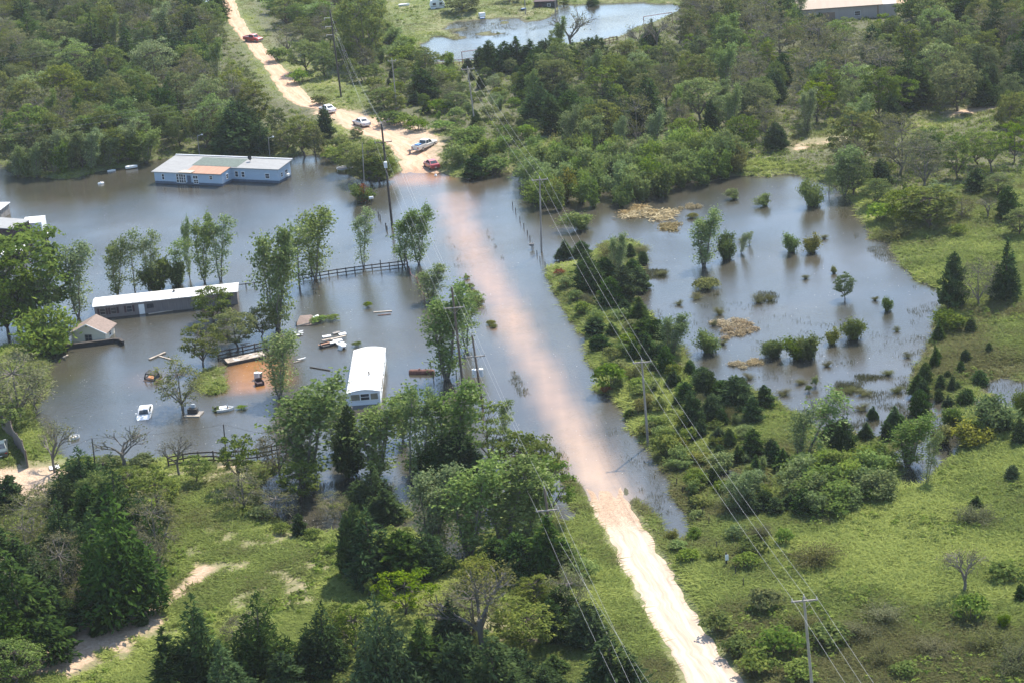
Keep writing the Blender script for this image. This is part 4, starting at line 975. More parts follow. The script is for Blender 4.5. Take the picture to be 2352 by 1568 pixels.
# ------------------------------------------------------------------ ground cover nobody could count
def blur2(m): return m.astype(float)
def cover():
    r = np.random.default_rng(5)
    # spread evenly over what the camera sees, so the far slopes are not over-filled
    n = 800000
    x = r.uniform(-120, W0 + 120, n); y = r.uniform(-10, H0 + 90, n)
    p = wp(x, y); z = samp(HGT, p[:, 0], p[:, 1])
    for _ in range(2):
        p = wpz(x, y, np.maximum(z, 0)); z = samp(HGT, p[:, 0], p[:, 1])
    form = samp(FORM, p[:, 0], p[:, 1]); bare = samp(BAREM, p[:, 0], p[:, 1]); road = samp(ROADM, p[:, 0], p[:, 1]); ma = samp(MARSHM, p[:, 0], p[:, 1])
    patch = vnoise(p[:, 0], p[:, 1], 2.4, 61) * .6 + vnoise(p[:, 0], p[:, 1], .9, 62) * .4
    big = vnoise(p[:, 0], p[:, 1], 14, 63) * .6 + vnoise(p[:, 0], p[:, 1], 5, 64) * .4
    keep = (z > .03) & (road < .32) & (patch + .28 - bare * 1.0 > .42 * (1 + .3 * (r.random(n) - .5)))
    keep &= (form < .5) | (r.random(n) < .22)
    keep &= (ma < .5) | (r.random(n) < .6)
    P = np.stack([p[:, 0], p[:, 1], z], -1)[keep]; k = len(P); big = big[keep]; patch = patch[keep]; form = form[keep]; ma = ma[keep]
    right = np.clip((proj(P)[0] - 1500) / 500, 0, 1)
    T = 3                                            # blades per tuft
    rep = np.repeat(np.arange(k), T)
    hgt = (.09 + .26 * r.random(k * T)) * (1 + .5 * (patch[rep] - .4)) * (1 + .35 * right[rep]) * (1 - .3 * ma[rep])
    ang = r.random(k * T) * 6.283; lean = r.normal(size=(k * T, 2)) * .40
    wd = .045 + .075 * r.random(k * T)
    b = P[rep] + np.stack([r.normal(size=k * T) * .22, r.normal(size=k * T) * .22, np.full(k * T, -.05)], -1)
    ca, sa = np.cos(ang) * wd, np.sin(ang) * wd
    mid = b + np.stack([lean[:, 0] * .4, lean[:, 1] * .4, hgt * .55], -1)
    tip = b + np.stack([lean[:, 0] * 1.3, lean[:, 1] * 1.3, hgt], -1)
    side = np.stack([ca, sa, np.zeros_like(ca)], -1)
    V = np.stack([b, mid - side * .8, tip, mid + side * .8], 1).reshape(-1, 3)
    qx, qy = proj(P)
    lime = blur2(pip([(1700,1230),(1850,1190),(2100,1200),(2352,1230),(2400,1400),(2200,1400),(2000,1360),(1800,1330)], qx + (big - .5) * 200, qy + (big - .5) * 140)); brown = .8 * blur2(pip([(840,-60),(1700,-60),(1650,60),(1300,130),(1000,160),(880,120)], qx, qy)) + blur2(pip([(1560,1420),(1800,1380),(2100,1400),(2400,1420),(2400,1600),(1650,1600)], qx, qy + (big - .5) * 160))
    t = np.clip(.50 + 1.5 * (big - .5) + .30 * lime - .30 * brown + .5 * (vnoise(P[:, 0], P[:, 1], 2.5, 66) - .5), 0, 1)[rep] + r.normal(size=k * T) * .14 - .25 * form[rep] - .1 * ma[rep]
    F = np.arange(len(V), dtype=np.int32).reshape(-1, 4)
    o = link('grass', np_mesh('grass', V, F, M['grass'], {'tint': ('FLOAT', np.repeat(np.clip(t, 0, 1), 4))}))
    tag(o, 'rough weedy grass covering the open ground and verges', 'grass', kind='stuff')
    # undergrowth mounds in the woods and weeds on the open land
    n = 52000
    x = r.uniform(-120, W0 + 120, n); y = r.uniform(-10, H0 + 90, n)
    p = wp(x, y); z = samp(HGT, p[:, 0], p[:, 1]); p = wpz(x, y, np.maximum(z, 0)); z = samp(HGT, p[:, 0], p[:, 1])
    form = samp(FORM, p[:, 0], p[:, 1]); bare = samp(BAREM, p[:, 0], p[:, 1]); road = samp(ROADM, p[:, 0], p[:, 1])
    px, py = proj(p)
    clump = vnoise(p[:, 0], p[:, 1], 6, 71)
    keep = (z > .02) & (road < .02) & (bare < .25) & ((r.random(n) < .7 * form) | ((form < .5) & (r.random(n) < .5) & (clump + .25 * r.random(n) > .74)))
    P = np.stack([p[:, 0], p[:, 1], z], -1)[keep]; form = form[keep]; k = len(P); T = 26
    rep = np.repeat(np.arange(k), T); R = (.30 + .45 * r.random(k)) * (1 + .7 * form); Rr = R[rep]
    d = rvec(r, k * T); d[:, 2] = np.abs(d[:, 2])
    C = P[rep] + d * (Rr * r.random(k * T) ** .4)[:, None] * np.array([1, 1, .9])
    s = .15 + .14 * r.random(k * T)
    tone = r.random(k)
    for nm, mt, sel, lab in (('undergrowth', 'oak', tone[rep] < .62, 'low green undergrowth among the trees'), ('weeds', 'willow', tone[rep] >= .62, 'pale green leafy weeds on the open ground')):
        o = link(nm, leaf_mesh(nm, C[sel], (d + rvec(r, k * T) * .7 + np.array([0, 0, .5]))[sel], rvec(r, k * T)[sel], s[sel], s[sel] * 1.5, (.2 + .5 * np.repeat(r.random(k), T) + r.normal(size=k * T) * .2)[sel], M[mt]))
        tag(o, lab, nm, kind='stuff')
    # reeds and drowned grass through the shallow water
    cs = []
    def reeds(poly, m):
        xs = [a for a, _ in poly]; ys = [b for _, b in poly]
        x = r.uniform(min(xs), max(xs), m); y = r.uniform(min(ys), max(ys), m); q = pip(poly, x, y)
        w = wp(x[q], y[q]); cl = vnoise(w[:, 0], w[:, 1], 2.2, 81)
        cs.append(w[cl + .2 * r.random(len(w)) > .60])
    for po in MARSH: reeds(po, 3600)
    reeds([(1920,860),(2030,862),(2070,890),(1990,905),(1920,895)], 4000); reeds([(1470,620),(1530,620),(1528,640),(1470,642)], 900)
    reeds([(1600,660),(1660,660),(1650,680),(1600,680)], 700); reeds([(1740,670),(1790,672),(1780,700),(1740,695)], 500)
    reeds([(1480,700),(1680,690),(2100,780),(2080,900),(1800,880),(1600,850)], 1800); reeds([(1790,900),(2100,880),(2120,960),(1990,985),(1850,970)], 3500); reeds([(2050,640),(2160,680),(2140,800),(2090,900),(2060,880),(2100,760)], 1600); reeds([(1450,650),(1500,690),(1600,830),(1560,830)], 900)
    reeds([(1025,530),(1050,580),(1110,690),(1150,770),(1130,770),(1060,650),(1035,590)], 1400); reeds([(1104,500),(1165,600),(1160,610),(1104,520)], 500)
    reeds([(1180,850),(1215,900),(1210,930),(1170,880)], 500); reeds([(1360,880),(1450,1000),(1560,1180),(1500,1180),(1400,1010)], 1500); reeds([(1210,400),(1225,470),(1190,470)], 500)
    reeds([(1270,990),(1320,1080),(1330,1180),(1290,1120)], 700)
    B = np.concatenate(cs); k = len(B); T = 3; rep = np.repeat(np.arange(k), T)
    b = B[rep] + np.stack([r.normal(size=k * T) * .15, r.normal(size=k * T) * .15, np.full(k * T, -.1)], -1)
    h = .12 + .30 * r.random(k * T); a = r.random(k * T) * 6.283; w = .018 + .02 * r.random(k * T); ln = r.normal(size=(k * T, 2)) * .15
    side = np.stack([np.cos(a) * w, np.sin(a) * w, 0 * a], -1)
    V = np.stack([b - side, b + side, b + side * .3 + np.stack([ln[:, 0], ln[:, 1], h], -1), b - side * .3 + np.stack([ln[:, 0], ln[:, 1], h], -1)], 1).reshape(-1, 3)
    o = link('reeds', np_mesh('reeds', V, np.arange(len(V), dtype=np.int32).reshape(-1, 4), M['reed'], {'tint': ('FLOAT', np.repeat(np.clip(.45 + r.normal(size=k * T) * .3, 0, 1), 4))}))
    tag(o, 'thin drowned grass and reeds poking through the shallow water', 'reeds', kind='stuff')
cover()
def specks():
    # pale flecks added on the water to imitate sun glints
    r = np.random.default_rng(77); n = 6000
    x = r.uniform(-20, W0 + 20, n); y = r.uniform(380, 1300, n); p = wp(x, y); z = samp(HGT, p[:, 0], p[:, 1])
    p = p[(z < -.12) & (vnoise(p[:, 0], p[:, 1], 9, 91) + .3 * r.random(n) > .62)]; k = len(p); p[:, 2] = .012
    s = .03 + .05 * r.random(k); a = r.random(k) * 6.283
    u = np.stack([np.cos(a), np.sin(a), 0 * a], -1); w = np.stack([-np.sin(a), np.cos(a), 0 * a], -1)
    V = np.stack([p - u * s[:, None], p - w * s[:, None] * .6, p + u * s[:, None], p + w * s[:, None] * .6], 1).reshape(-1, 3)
    o = link('glint_specks', np_mesh('glint_specks', V, np.arange(len(V), dtype=np.int32).reshape(-1, 4), paint('pale_glint', (.55, .53, .48), .6, .2, 3)))
    tag(o, 'tiny pale flecks on the flood water imitating sun glints', 'drift', kind='stuff')  # nothing drifts here: the flecks are added as sun glints
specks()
# yellow-green tussocks along the drowned road edge
for (x, y, w) in [(1072,640,14),(1080,662,20),(1088,678,22),(1098,700,26),(1092,690,20),(1128,745,18),(1134,752,14)]:
    plant('P', x, y, w * .5, w, 'along the drowned left edge of the road')
# ------------------------------------------------------------------ building materials
M['blue'] = paint('pale_blue_siding', (.35, .45, .56), .7, .08, 2.0, dirt=(.28, .33, .37), stretch=(.3, .3, 9))
M['blue_dark'] = paint('dark_blue_skirting', (.075, .105, .15), .7, .15, 2.0)
M['roof_grey'] = paint('grey_sheet_roof', (.27, .268, .26), .6, .10, .8, dirt=(.17, .16, .15), stretch=(.6, 3, 1))
M['roof_green'] = paint('faded_green_shingles', (.115, .145, .125), .9, .18, 2.5)
M['roof_orange'] = paint('rusty_orange_tin', (.38, .20, .125), .7, .16, 1.4, dirt=(.30, .20, .15), stretch=(3.0, .4, 1))
M['white_trim'] = paint('white_trim', (.78, .78, .76), .6, .04, 1.5)
M['roof_white'] = paint('white_metal_roof', (.66, .65, .625), .5, .08, .7, dirt=(.40, .35, .30), stretch=(.5, 2.5, 1))
M['trailer_grey'] = paint('weathered_grey_boards', (.185, .165, .16), .85, .22, 2.0, dirt=(.19, .15, .13), stretch=(6, 6, .3))
M['trailer_white'] = paint('white_trailer_siding', (.74, .77, .80), .6, .07, 1.5, stretch=(.3, .3, 7))
M['cream'] = paint('cream_siding', (.72, .66, .53), .8, .06, 1.5, dirt=(.55, .50, .40), stretch=(.3, .3, 7))
M['shingle_brown'] = paint('brown_shingles', (.22, .165, .138), .9, .15, 2.5)
M['barn_roof'] = paint('tan_metal_roof', (.25, .175, .125), .6, .08, .3, stretch=(4, .4, 1))
M['barn_wall'] = paint('taupe_metal_wall', (.38, .335, .31), .6, .06, .4, stretch=(4, 4, .3))
M['dark_wood'] = paint('dark_creosoted_wood', (.055, .045, .038), .9, .25, 3.0, stretch=(1, 1, .2))
M['pole_brown'] = paint('brown_pole_wood', (.135, .10, .078), .9, .22, 3.0, stretch=(1, 1, .15))
M['grey_wood'] = paint('weathered_grey_wood', (.27, .245, .22), .9, .22, 2.5, stretch=(1, 1, .3))
M['fence_plank'] = paint('dark_weathered_planks', (.135, .115, .10), .9, .2, 2.5, stretch=(3, 3, .3))
M['raw_wood'] = paint('raw_lumber', (.50, .42, .33), .85, .18, 2.0, stretch=(.4, 3, 1))
M['litter_wood'] = paint('splintered_boards', (.38, .32, .26), .9, .35, 4.0, dirt=(.16, .12, .09))
M['maroon'] = paint('dark_maroon_boards', (.060, .032, .034), .85, .2, 2.0)
M['red_pipe'] = paint('red_painted_pipe', (.25, .095, .085), .6, .15, 2.0)
M['rust'] = paint('rusted_steel', (.16, .065, .045), .85, .35, 1.6, dirt=(.05, .03, .028))
M['alu'] = paint('aluminium_wire', (.28, .28, .28), .45, .05, 1.0)
M['trans'] = paint('grey_transformer_paint', (.50, .53, .56), .5, .06, 1.5)
M['porcelain'] = paint('grey_insulator', (.45, .44, .43), .35, .05, 5)
M['black'] = paint('black_plastic', (.02, .02, .022), .6, .3, 3)
M['tyre'] = paint('tyre_rubber', (.022, .022, .023), .85, .25, 4)
M['chrome'] = paint('steel_rim', (.42, .42, .42), .35, .08, 4, metal=.6)
M['glass'] = glass_mat()
M['sky_glass'] = glass_mat('car_glass', (.045, .055, .065))
M['pane_beige'] = paint('blind_behind_pane', (.24, .22, .16), .4, .25, 1.5)
M['lamp_red'] = paint('red_lamp_glass', (.35, .02, .02), .3, .1, 4)
M['lamp_clear'] = paint('headlamp_glass', (.62, .63, .62), .25, .05, 4)
M['blue_plastic'] = paint('blue_plastic', (.07, .22, .52), .5, .1, 2)
def car_paint(name, col):
    m, nt, out = new_mat(name)
    b = N(nt, 'ShaderNodeBsdfPrincipled'); b.inputs['Roughness'].default_value = .35; b.inputs['Coat Weight'].default_value = .5; b.inputs['Coat Roughness'].default_value = .12
    v = ocoord(nt); z = nt.nodes.new('ShaderNodeSeparateXYZ'); nt.links.new(v, z.inputs[0])
    n = noise(nt, 2.5, 4, .6, v)
    f = ramp(nt, mth(nt, 'ADD', z.outputs['Z'], mth(nt, 'MULTIPLY', n, .5)), [(.35, (.55, .55, .55)), (.85, (.04, .04, .04))]).outputs[0]
    nt.links.new(mixc(nt, f, col, (.36, .25, .17)), b.inputs['Base Color']); nt.links.new(b.outputs[0], out.inputs[0])
    return m
M['car_white'] = car_paint('white_car_paint', (.74, .74, .73)); M['car_red'] = car_paint('red_car_paint', (.36, .028, .040)); M['car_bright_red'] = car_paint('bright_red_car_paint', (.50, .035, .03))
M['car_orange'] = car_paint('orange_car_paint', (.62, .27, .10)); M['car_green'] = car_paint('dark_green_car_paint', (.035, .060, .058)); M['car_cream'] = car_paint('cream_white_car_paint', (.72, .69, .62))

def frame(a, b, za=0.0):
    """origin, heading and length of the level line seen from pixel a to pixel b"""
    p = wp(a[0], a[1], za); q = wp(b[0], b[1], za)
    return p, math.atan2(q[1] - p[1], q[0] - p[0]), float(math.hypot(q[0] - p[0], q[1] - p[1]))
def win(parent, x, z, w, h, y=0.0, side='front', frame_mat='white_trim', pane='glass', grid=(1, 2), name='window', label=None):
    """window frame with its pane, proud of a wall lying in the plane y (front) or x (end)"""
    mb = MB(); t = .06
    def bx(m, a0, a1, z0, z1, d0, d1):
        if side == 'front': m.box(a0, a1, y - d1, y - d0, z0, z1)
        else: m.box(y + d0, y + d1, a0, a1, z0, z1)
    bx(mb, x - w / 2 - t, x - w / 2, z - t, z + h + t, .003, .06); bx(mb, x + w / 2, x + w / 2 + t, z - t, z + h + t, .003, .06)
    bx(mb, x - w / 2, x + w / 2, z + h, z + h + t, .003, .06); bx(mb, x - w / 2, x + w / 2, z - t, z, .003, .08)
    for i in range(1, grid[0]): xx = x - w / 2 + w * i / grid[0]; bx(mb, xx - .025, xx + .025, z, z + h, .02, .05)
    for j in range(1, grid[1]): zz = z + h * j / grid[1]; bx(mb, x - w / 2, x + w / 2, zz - .025, zz + .025, .015, .045)
    f = mb.build(name, M[frame_mat], parent)
    pm = MB(); bx(pm, x - w / 2, x + w / 2, z, z + h, .004, .012); pm.build('pane', M[pane], f)
    if label: f['label'] = label
    return f
def door(parent, x, z, w, h, mat, y=0.0, side='front'):
    mb = MB()
    if side == 'front': mb.box(x - w / 2, x + w / 2, y - .05, y - .003, z, z + h)
    else: mb.box(y + .003, y + .05, x - w / 2, x + w / 2, z, z + h)
    d = mb.build('door', M[mat], parent)
    hb = MB()
    if side == 'front': hb.box(x + w * .32, x + w * .40, y - .10, y - .05, z + h * .45, z + h * .5)
    else: hb.box(y + .05, y + .10, x + w * .32, x + w * .40, z + h * .45, z + h * .5)
    hb.build('handle', M['chrome'], d)
    return d

# ------------------------------------------------------------------ the blue house
def blue_house():
    p, rz, L = frame((357, 421), (512, 428))
    t = empty('blue_house', p, rz)
    ex = np.array([math.cos(rz), math.sin(rz)]); ey = np.array([-ex[1], ex[0]])
    def loc(px, py, z=0.0):
        q = wp(px, py, z)[:2] - p[:2]; return float(q @ ex), float(q @ ey)
    cx, cy = loc(542, 417); dx, dy = loc(639, 421); e_x, e_y = loc(673, 407)
    yw = (cy + dy) / 2                                        # front of the wing
    XE = (dx + e_x) / 2; YB = max(e_y, yw + 4.0); H = 2.15
    tag(t, 'long pale blue house in the flood with a patched grey, green and orange roof', 'house')
    w = MB(); w.box(0, L, 0, YB, .42, H); w.box(L + .003, XE, yw, YB, .42, H - .05)
    w.build('wall', M['blue'], t)
    s = MB(); s.box(.02, L - .02, .03, YB - .02, -1.2, .42); s.box(L - .02, XE - .02, yw + .03, YB - .02, -1.2, .418); s.build('skirting', M['blue_dark'], t)
    # low shed roof rising to the back edge
    up = .95; zf, zb = H + .02, H + up; o = .35
    def zr(y): return zf + (zb - zf) * (y + o) / (YB + 2 * o)
    def slab(x0, x1, y0, y1, dz=0.0, th=.10): return [(x0, y0, zr(y0) + dz), (x1, y0, zr(y0) + dz), (x1, y1, zr(y1) + dz), (x0, y1, zr(y1) + dz)]
    r = MB(); r.slab(slab(-o, L + .02, -o, YB + o), .12); r.slab(slab(L + .023, XE + o, yw - o, YB + o), .12)
    g = MB(); g.prism([(0.0, H), (YB, H), (YB, zr(YB) - .13), (0.0, max(H + .01, zr(0) - .13))], 0, .003, L - .003)
    g.prism([(yw, H - .05), (YB, H - .05), (YB, zr(YB) - .13), (yw, max(H, zr(yw) - .13))], 0, L + .006, XE)
    g.build('gable', M['blue'], t)
    ro = r.build('roof', M['roof_grey'], t)
    a = MB(); a.slab(slab(L * .42, L + 1.2, yw * .95 + .1, YB - .35, .035), .03); a.build('green_patch', M['roof_green'], ro)
    b = MB(); b.slab(slab(L * .46, L + .06, -o - .05, yw * .93, .06), .05); b.build('orange_sheet', M['roof_orange'], ro)
    c = MB(); c.slab([(L * .38, -.5, zr(0) + .10), (L * .58, -.6, zr(0) + .14), (L * .60, .5, zr(.5) + .16), (L * .42, .7, zr(.7) + .15)], .04); c.build('loose_sheet', M['raw_wood'], ro)
    tr = MB(); tr.box(-o, XE + o, YB + o - .12, YB + o + .1, zb + .02, zb + .14); tr.build('ridge_cap', M['white_trim'], ro)
    d = MB(); d.tube((L + 2.2, YB - 1.2, zr(YB - 1.2)), (L + 2.2, YB - 1.2, zr(YB - 1.2) + .5), .03)
    nn = 12; cxx = (L + 2.2, YB - 1.3, zr(YB - 1.2) + .62)
    d.add([(cxx[0] + .42 * math.cos(2 * math.pi * i / nn), cxx[1] - .05, cxx[2] + .42 * math.sin(2 * math.pi * i / nn)) for i in range(nn)] + [(cxx[0], cxx[1] + .12, cxx[2])], [(i, (i + 1) % nn, nn) for i in range(nn)])
    d.build('satellite_dish', M['black'], t)
    win(t, L * .13, .75, .45, .95); win(t, L * .345, .35, .45, 1.45, grid=(1, 3), frame_mat='white_trim'); win(t, L * .40, .30, .85, 1.5, grid=(2, 3)); win(t, L * .45, .32, .35, 1.45, grid=(1, 3))
    door(t, L * .515, .1, .75, 1.55, 'blue_dark'); win(t, L * .61, 1.15, .95, .5, grid=(2, 1)); win(t, L * .615, .30, .9, .62, grid=(2, 2)); win(t, L * .84, 1.15, .60, .55)
    win(t, yw * .5, .95, .6, .75, y=L, side='end')
    win(t, L + (XE - L) * .10, .85, .6, .95, y=yw); win(t, L + (XE - L) * .24, .85, .6, .9, y=yw); win(t, L + (XE - L) * .76, .80, .8, .8, y=yw)
    ww = win(t, yw + (YB - yw) * .62, .75, .9, 1.0, y=XE, side='end'); win(t, yw + (YB - yw) * .25, .9, .6, .7, y=XE, side='end')
    ac = MB(); ac.box(XE + .06, XE + .5, yw + (YB - yw) * .62 - .35, yw + (YB - yw) * .62 + .35, .62, 1.02); ac.build('air_conditioner', M['white_trim'], t)
    return t
blue_house()

def grey_trailer():
    p, rz, L = frame((220, 733), (547, 698))
    t = empty('mobile_home', p, rz); tag(t, 'long grey-boarded mobile home with a white metal roof standing in the flood', 'mobile home')
    D, H = 4.0, 1.78
    MB().box(0, L, 0, D, -.9, H).build('wall', M['trailer_grey'], t)
    r = MB(); o = .22
    r.prism([(-o, H + .02), (D + o, H + .02), (D + o, H + .12), (D * .5, H + .48), (-o, H + .12)], 0, -o, L + o)
    ro = r.build('roof', M['roof_white'], t)
    s = MB()
    for i in range(1, 22):
        x = L * i / 22
        s.prism([(-o, H + .125), (D * .5, H + .485), (D * .5, H + .52), (-o, H + .16)], 0, x - .03, x + .03)
    s.build('seam', M['roof_grey'], ro)
    for i, (px, w, h) in enumerate([(238, .7, .85), (263, .7, .85), (299, .7, .85), (347, .85, .5), (525, .7, .5)]):
        x = (px - 220) / 327 * L
        win(t, x, .55 if h > .6 else .85, w, h, grid=(1, 2), frame_mat='black' if h < .6 else 'grey_wood')
        if h > .6:
            sh = MB(); sh.box(x - w / 2 - .38, x - w / 2 - .08, -.04, -.003, .5, .55 + h + .05); sh.box(x + w / 2 + .08, x + w / 2 + .38, -.04, -.003, .5, .55 + h + .05); sh.build('shutter', M['maroon'], t)
    door(t, (327 - 220) / 327 * L, .02, .8, 1.45, 'white_trim'); door(t, (455 - 220) / 327 * L, .1, .85, 1.3, 'white_trim')
    v = MB(); v.box(L * .55, L * .55 + .3, D * .45, D * .45 + .3, H + .4, H + .75); v.build('roof_vent', M['grey_wood'], t)
grey_trailer()

def white_trailer():
    p, rz, W = frame((801, 932), (875, 926))
    t = empty('mobile_home', p, rz); tag(t, 'white mobile home with a domed white roof seen end-on in the flood', 'mobile home')
    ex = np.array([math.cos(rz), math.sin(rz)]); ey = np.array([-ex[1], ex[0]])
    q = wp(874, 828)[:2] - p[:2]; L = float(q @ ey); H = 1.62
    MB().box(0, W, 0, L, -.9, H).build('wall', M['trailer_white'], t)
    n = 9; prof = [(-.12 + (W + .24) * i / n, H + .06 + .34 * math.sin(math.pi * i / n)) for i in range(n + 1)]
    r = MB(); r.prism([(-.12, H + .01)] + prof + [(W + .12, H + .01)], 1, .06, L + .1)
    ro = r.build('roof', M['roof_white'], t)
    g = MB(); g.prism([(.003, H + .003)] + [(min(max(x, .003), W - .003), z - .05) for x, z in prof[1:-1]] + [(W - .003, H + .003)], 1, -.004, .055); g.build('gable', M['trailer_white'], t)
    e = MB()
    for i in range(n): e.hexa([(prof[i][0], -.16, prof[i][1] - .05), (prof[i + 1][0], -.16, prof[i + 1][1] - .05), (prof[i + 1][0], .055, prof[i + 1][1] - .05), (prof[i][0], .055, prof[i][1] - .05)],
                              [(prof[i][0], -.16, prof[i][1] + .03), (prof[i + 1][0], -.16, prof[i + 1][1] + .03), (prof[i + 1][0], .055, prof[i + 1][1] + .03), (prof[i][0], .055, prof[i][1] + .03)])
    e.build('eave', M['trailer_white'], ro)
    s = MB()
    for k in range(1, 16):
        y = L * k / 16
        for i in range(n): s.hexa([(prof[i][0], y - .03, prof[i][1]), (prof[i + 1][0], y - .03, prof[i + 1][1]), (prof[i + 1][0], y + .03, prof[i + 1][1]), (prof[i][0], y + .03, prof[i][1])],
                                  [(prof[i][0], y - .02, prof[i][1] + .025), (prof[i + 1][0], y - .02, prof[i + 1][1] + .025), (prof[i + 1][0], y + .02, prof[i + 1][1] + .025), (prof[i][0], y + .02, prof[i][1] + .025)])
    s.build('seam', M['roof_grey'], ro)
    win(t, W * .23, .65, W * .28, .78, pane='pane_beige', grid=(1, 1)); win(t, W * .53, .65, W * .26, .78, pane='glass', grid=(1, 2)); win(t, W * .82, .65, W * .22, .78, pane='pane_beige', grid=(1, 1))
    for y in (L * .2, L * .5, L * .78): win(t, y, .6, .9, .7, y=W, side='end')
    door(t, L * .36, .05, .8, 1.5, 'raw_wood', y=W, side='end')
    v = MB(); v.tube((W * .62, L * .33, H + .3), (W * .62, L * .33, H + .85), .10, n=8); v.build('roof_vent', M['grey_wood'], t)
white_trailer()

def cottage():
    p, rz, W = frame((166, 786), (244, 784))
    t = empty('cottage', p, rz); tag(t, 'small cream cottage with a brown gabled roof up to its windows in water', 'house')
    D, H = 3.6, 1.3; rid = 2.55; cx = W * .50
    w = MB(); w.prism([(0, -.8), (W, -.8), (W, H), (cx, rid - .1), (0, H)], 1, 0, D); w.build('wall', M['cream'], t)
    r = MB(); o = .35
    for sgn in (0, 1):
        xe = -o if sgn == 0 else W + o; ze = H - o * (rid - H) / cx
        r.hexa([(xe, -o, ze), (cx, -o, rid), (cx, D + o, rid), (xe, D + o, ze)], [(xe, -o, ze + .12), (cx, -o, rid + .12), (cx, D + o, rid + .12), (xe, D + o, ze + .12)])
    ro = r.build('roof', M['shingle_brown'], t)
    f = MB()
    for sgn in (0, 1):
        xe = -o if sgn == 0 else W + o; ze = H - o * (rid - H) / cx
        f.hexa([(xe, -o - .05, ze - .03), (cx, -o - .05, rid - .03), (cx, -o - .003, rid - .03), (xe, -o - .003, ze - .03)], [(xe, -o - .05, ze + .13), (cx, -o - .05, rid + .13), (cx, -o - .003, rid + .13), (xe, -o - .003, ze + .13)])
    f.build('fascia', M['white_trim'], ro)
    win(t, W * .50, .15, .9, .85, grid=(2, 2), frame_mat='grey_wood'); win(t, D * .5, .3, .7, .7, y=W, side='end')
cottage()

def low_wall():
    t = empty('low_wall', wp(140, 800)); tag(t, 'low black curving wall of tarred boards in the water before the cream cottage', 'wall')
    pts = [wp(*q) for q in [(118, 806), (150, 801), (185, 797), (225, 792), (262, 787), (276, 787), (284, 793)]]
    o = wp(140, 800); m = MB(); c = MB()
    for a, b in zip(pts[:-1], pts[1:]):
        d = b - a; n = np.array([-d[1], d[0], 0]); n /= np.linalg.norm(n); a = a - o; b = b - o; n *= .12
        m.hexa([a - n - [0, 0, .5], b - n - [0, 0, .5], b + n - [0, 0, .5], a + n - [0, 0, .5]], [a - n + [0, 0, .55], b - n + [0, 0, .55], b + n + [0, 0, .55], a + n + [0, 0, .55]])
        n *= 1.8; c.hexa([a - n + [0, 0, .553], b - n + [0, 0, .553], b + n + [0, 0, .553], a + n + [0, 0, .553]], [a - n + [0, 0, .62], b - n + [0, 0, .62], b + n + [0, 0, .62], a + n + [0, 0, .62]])
    m.build('board_face', M['black'], t); c.build('coping', M['dark_wood'], t)
low_wall()

def shed(name, a, b, depth, H, wall, roof, label, cat, lift=0.0, pitch=.25, bury=.8, over=.2, win_end=False):
    """lean-to shed standing in the water between ground pixels a and b (front edge)"""
    p, rz, L = frame(a, b); t = empty(name, p, rz); tag(t, label, cat)
    MB().box(0, L, 0, depth, -bury, H).build('wall', M[wall], t)
    r = MB(); r.hexa([(-over, -over, H + .01), (L + over, -over, H + .01), (L + over, depth + over, H + pitch), (-over, depth + over, H + pitch)], [(-over, -over, H + .13), (L + over, -over, H + .13), (L + over, depth + over, H + pitch + .12), (-over, depth + over, H + pitch + .12)])
    ro = r.build('roof', M[roof], t)
    g = MB(); g.prism([(.0, H), (depth, H), (depth, H + pitch - .02)], 0, .003, L - .003); g.build('gable', M[wall], t)
    return t, L
t, L = shed('shed', (-40, 552), (33, 558), 4.2, 2.3, 'maroon', 'roof_grey', 'dark maroon shed with a pale roof cut by the left edge', 'shed'); door(t, L * .75, 0, .9, 1.6, 'black')
t, L = shed('shed', (52, 536), (98, 532), 3.8, 1.5, 'trailer_white', 'white_trim', 'white box-shaped shed beside the maroon shed', 'shed', pitch=.05, over=.02); door(t, L * .5, 0, .9, 1.2, 'trailer_white')
def post_canopy(a, b, depth, H, label, post='dark_wood', top='white_trim'):
    p, rz, L = frame(a, b); t = empty('canopy', p, rz); tag(t, label, 'canopy')
    r = MB(); r.box(-.1, L + .1, -.1, depth, H, H + .14); r.build('roof', M[top], t)
    for x in (L * .15, L * .85):
        for y in (depth * .15, depth * .8): MB().box(x - .12, x + .12, y - .12, y + .12, -.8, H - .002).build('post', M[post], t)
post_canopy((96, 568), (108, 567), 2.4, 1.75, 'small white flat roof on dark posts right of the white shed')
post_canopy((5, 612), (62, 604), 4.5, 1.6, 'broad white flat roof showing through the great green tree', 'grey_wood')
shed('shed', (-60, 505), (3, 504), 3.5, 1.6, 'grey_wood', 'roof_white', 'grey shed with a white roof at the left edge above the maroon shed', 'shed')

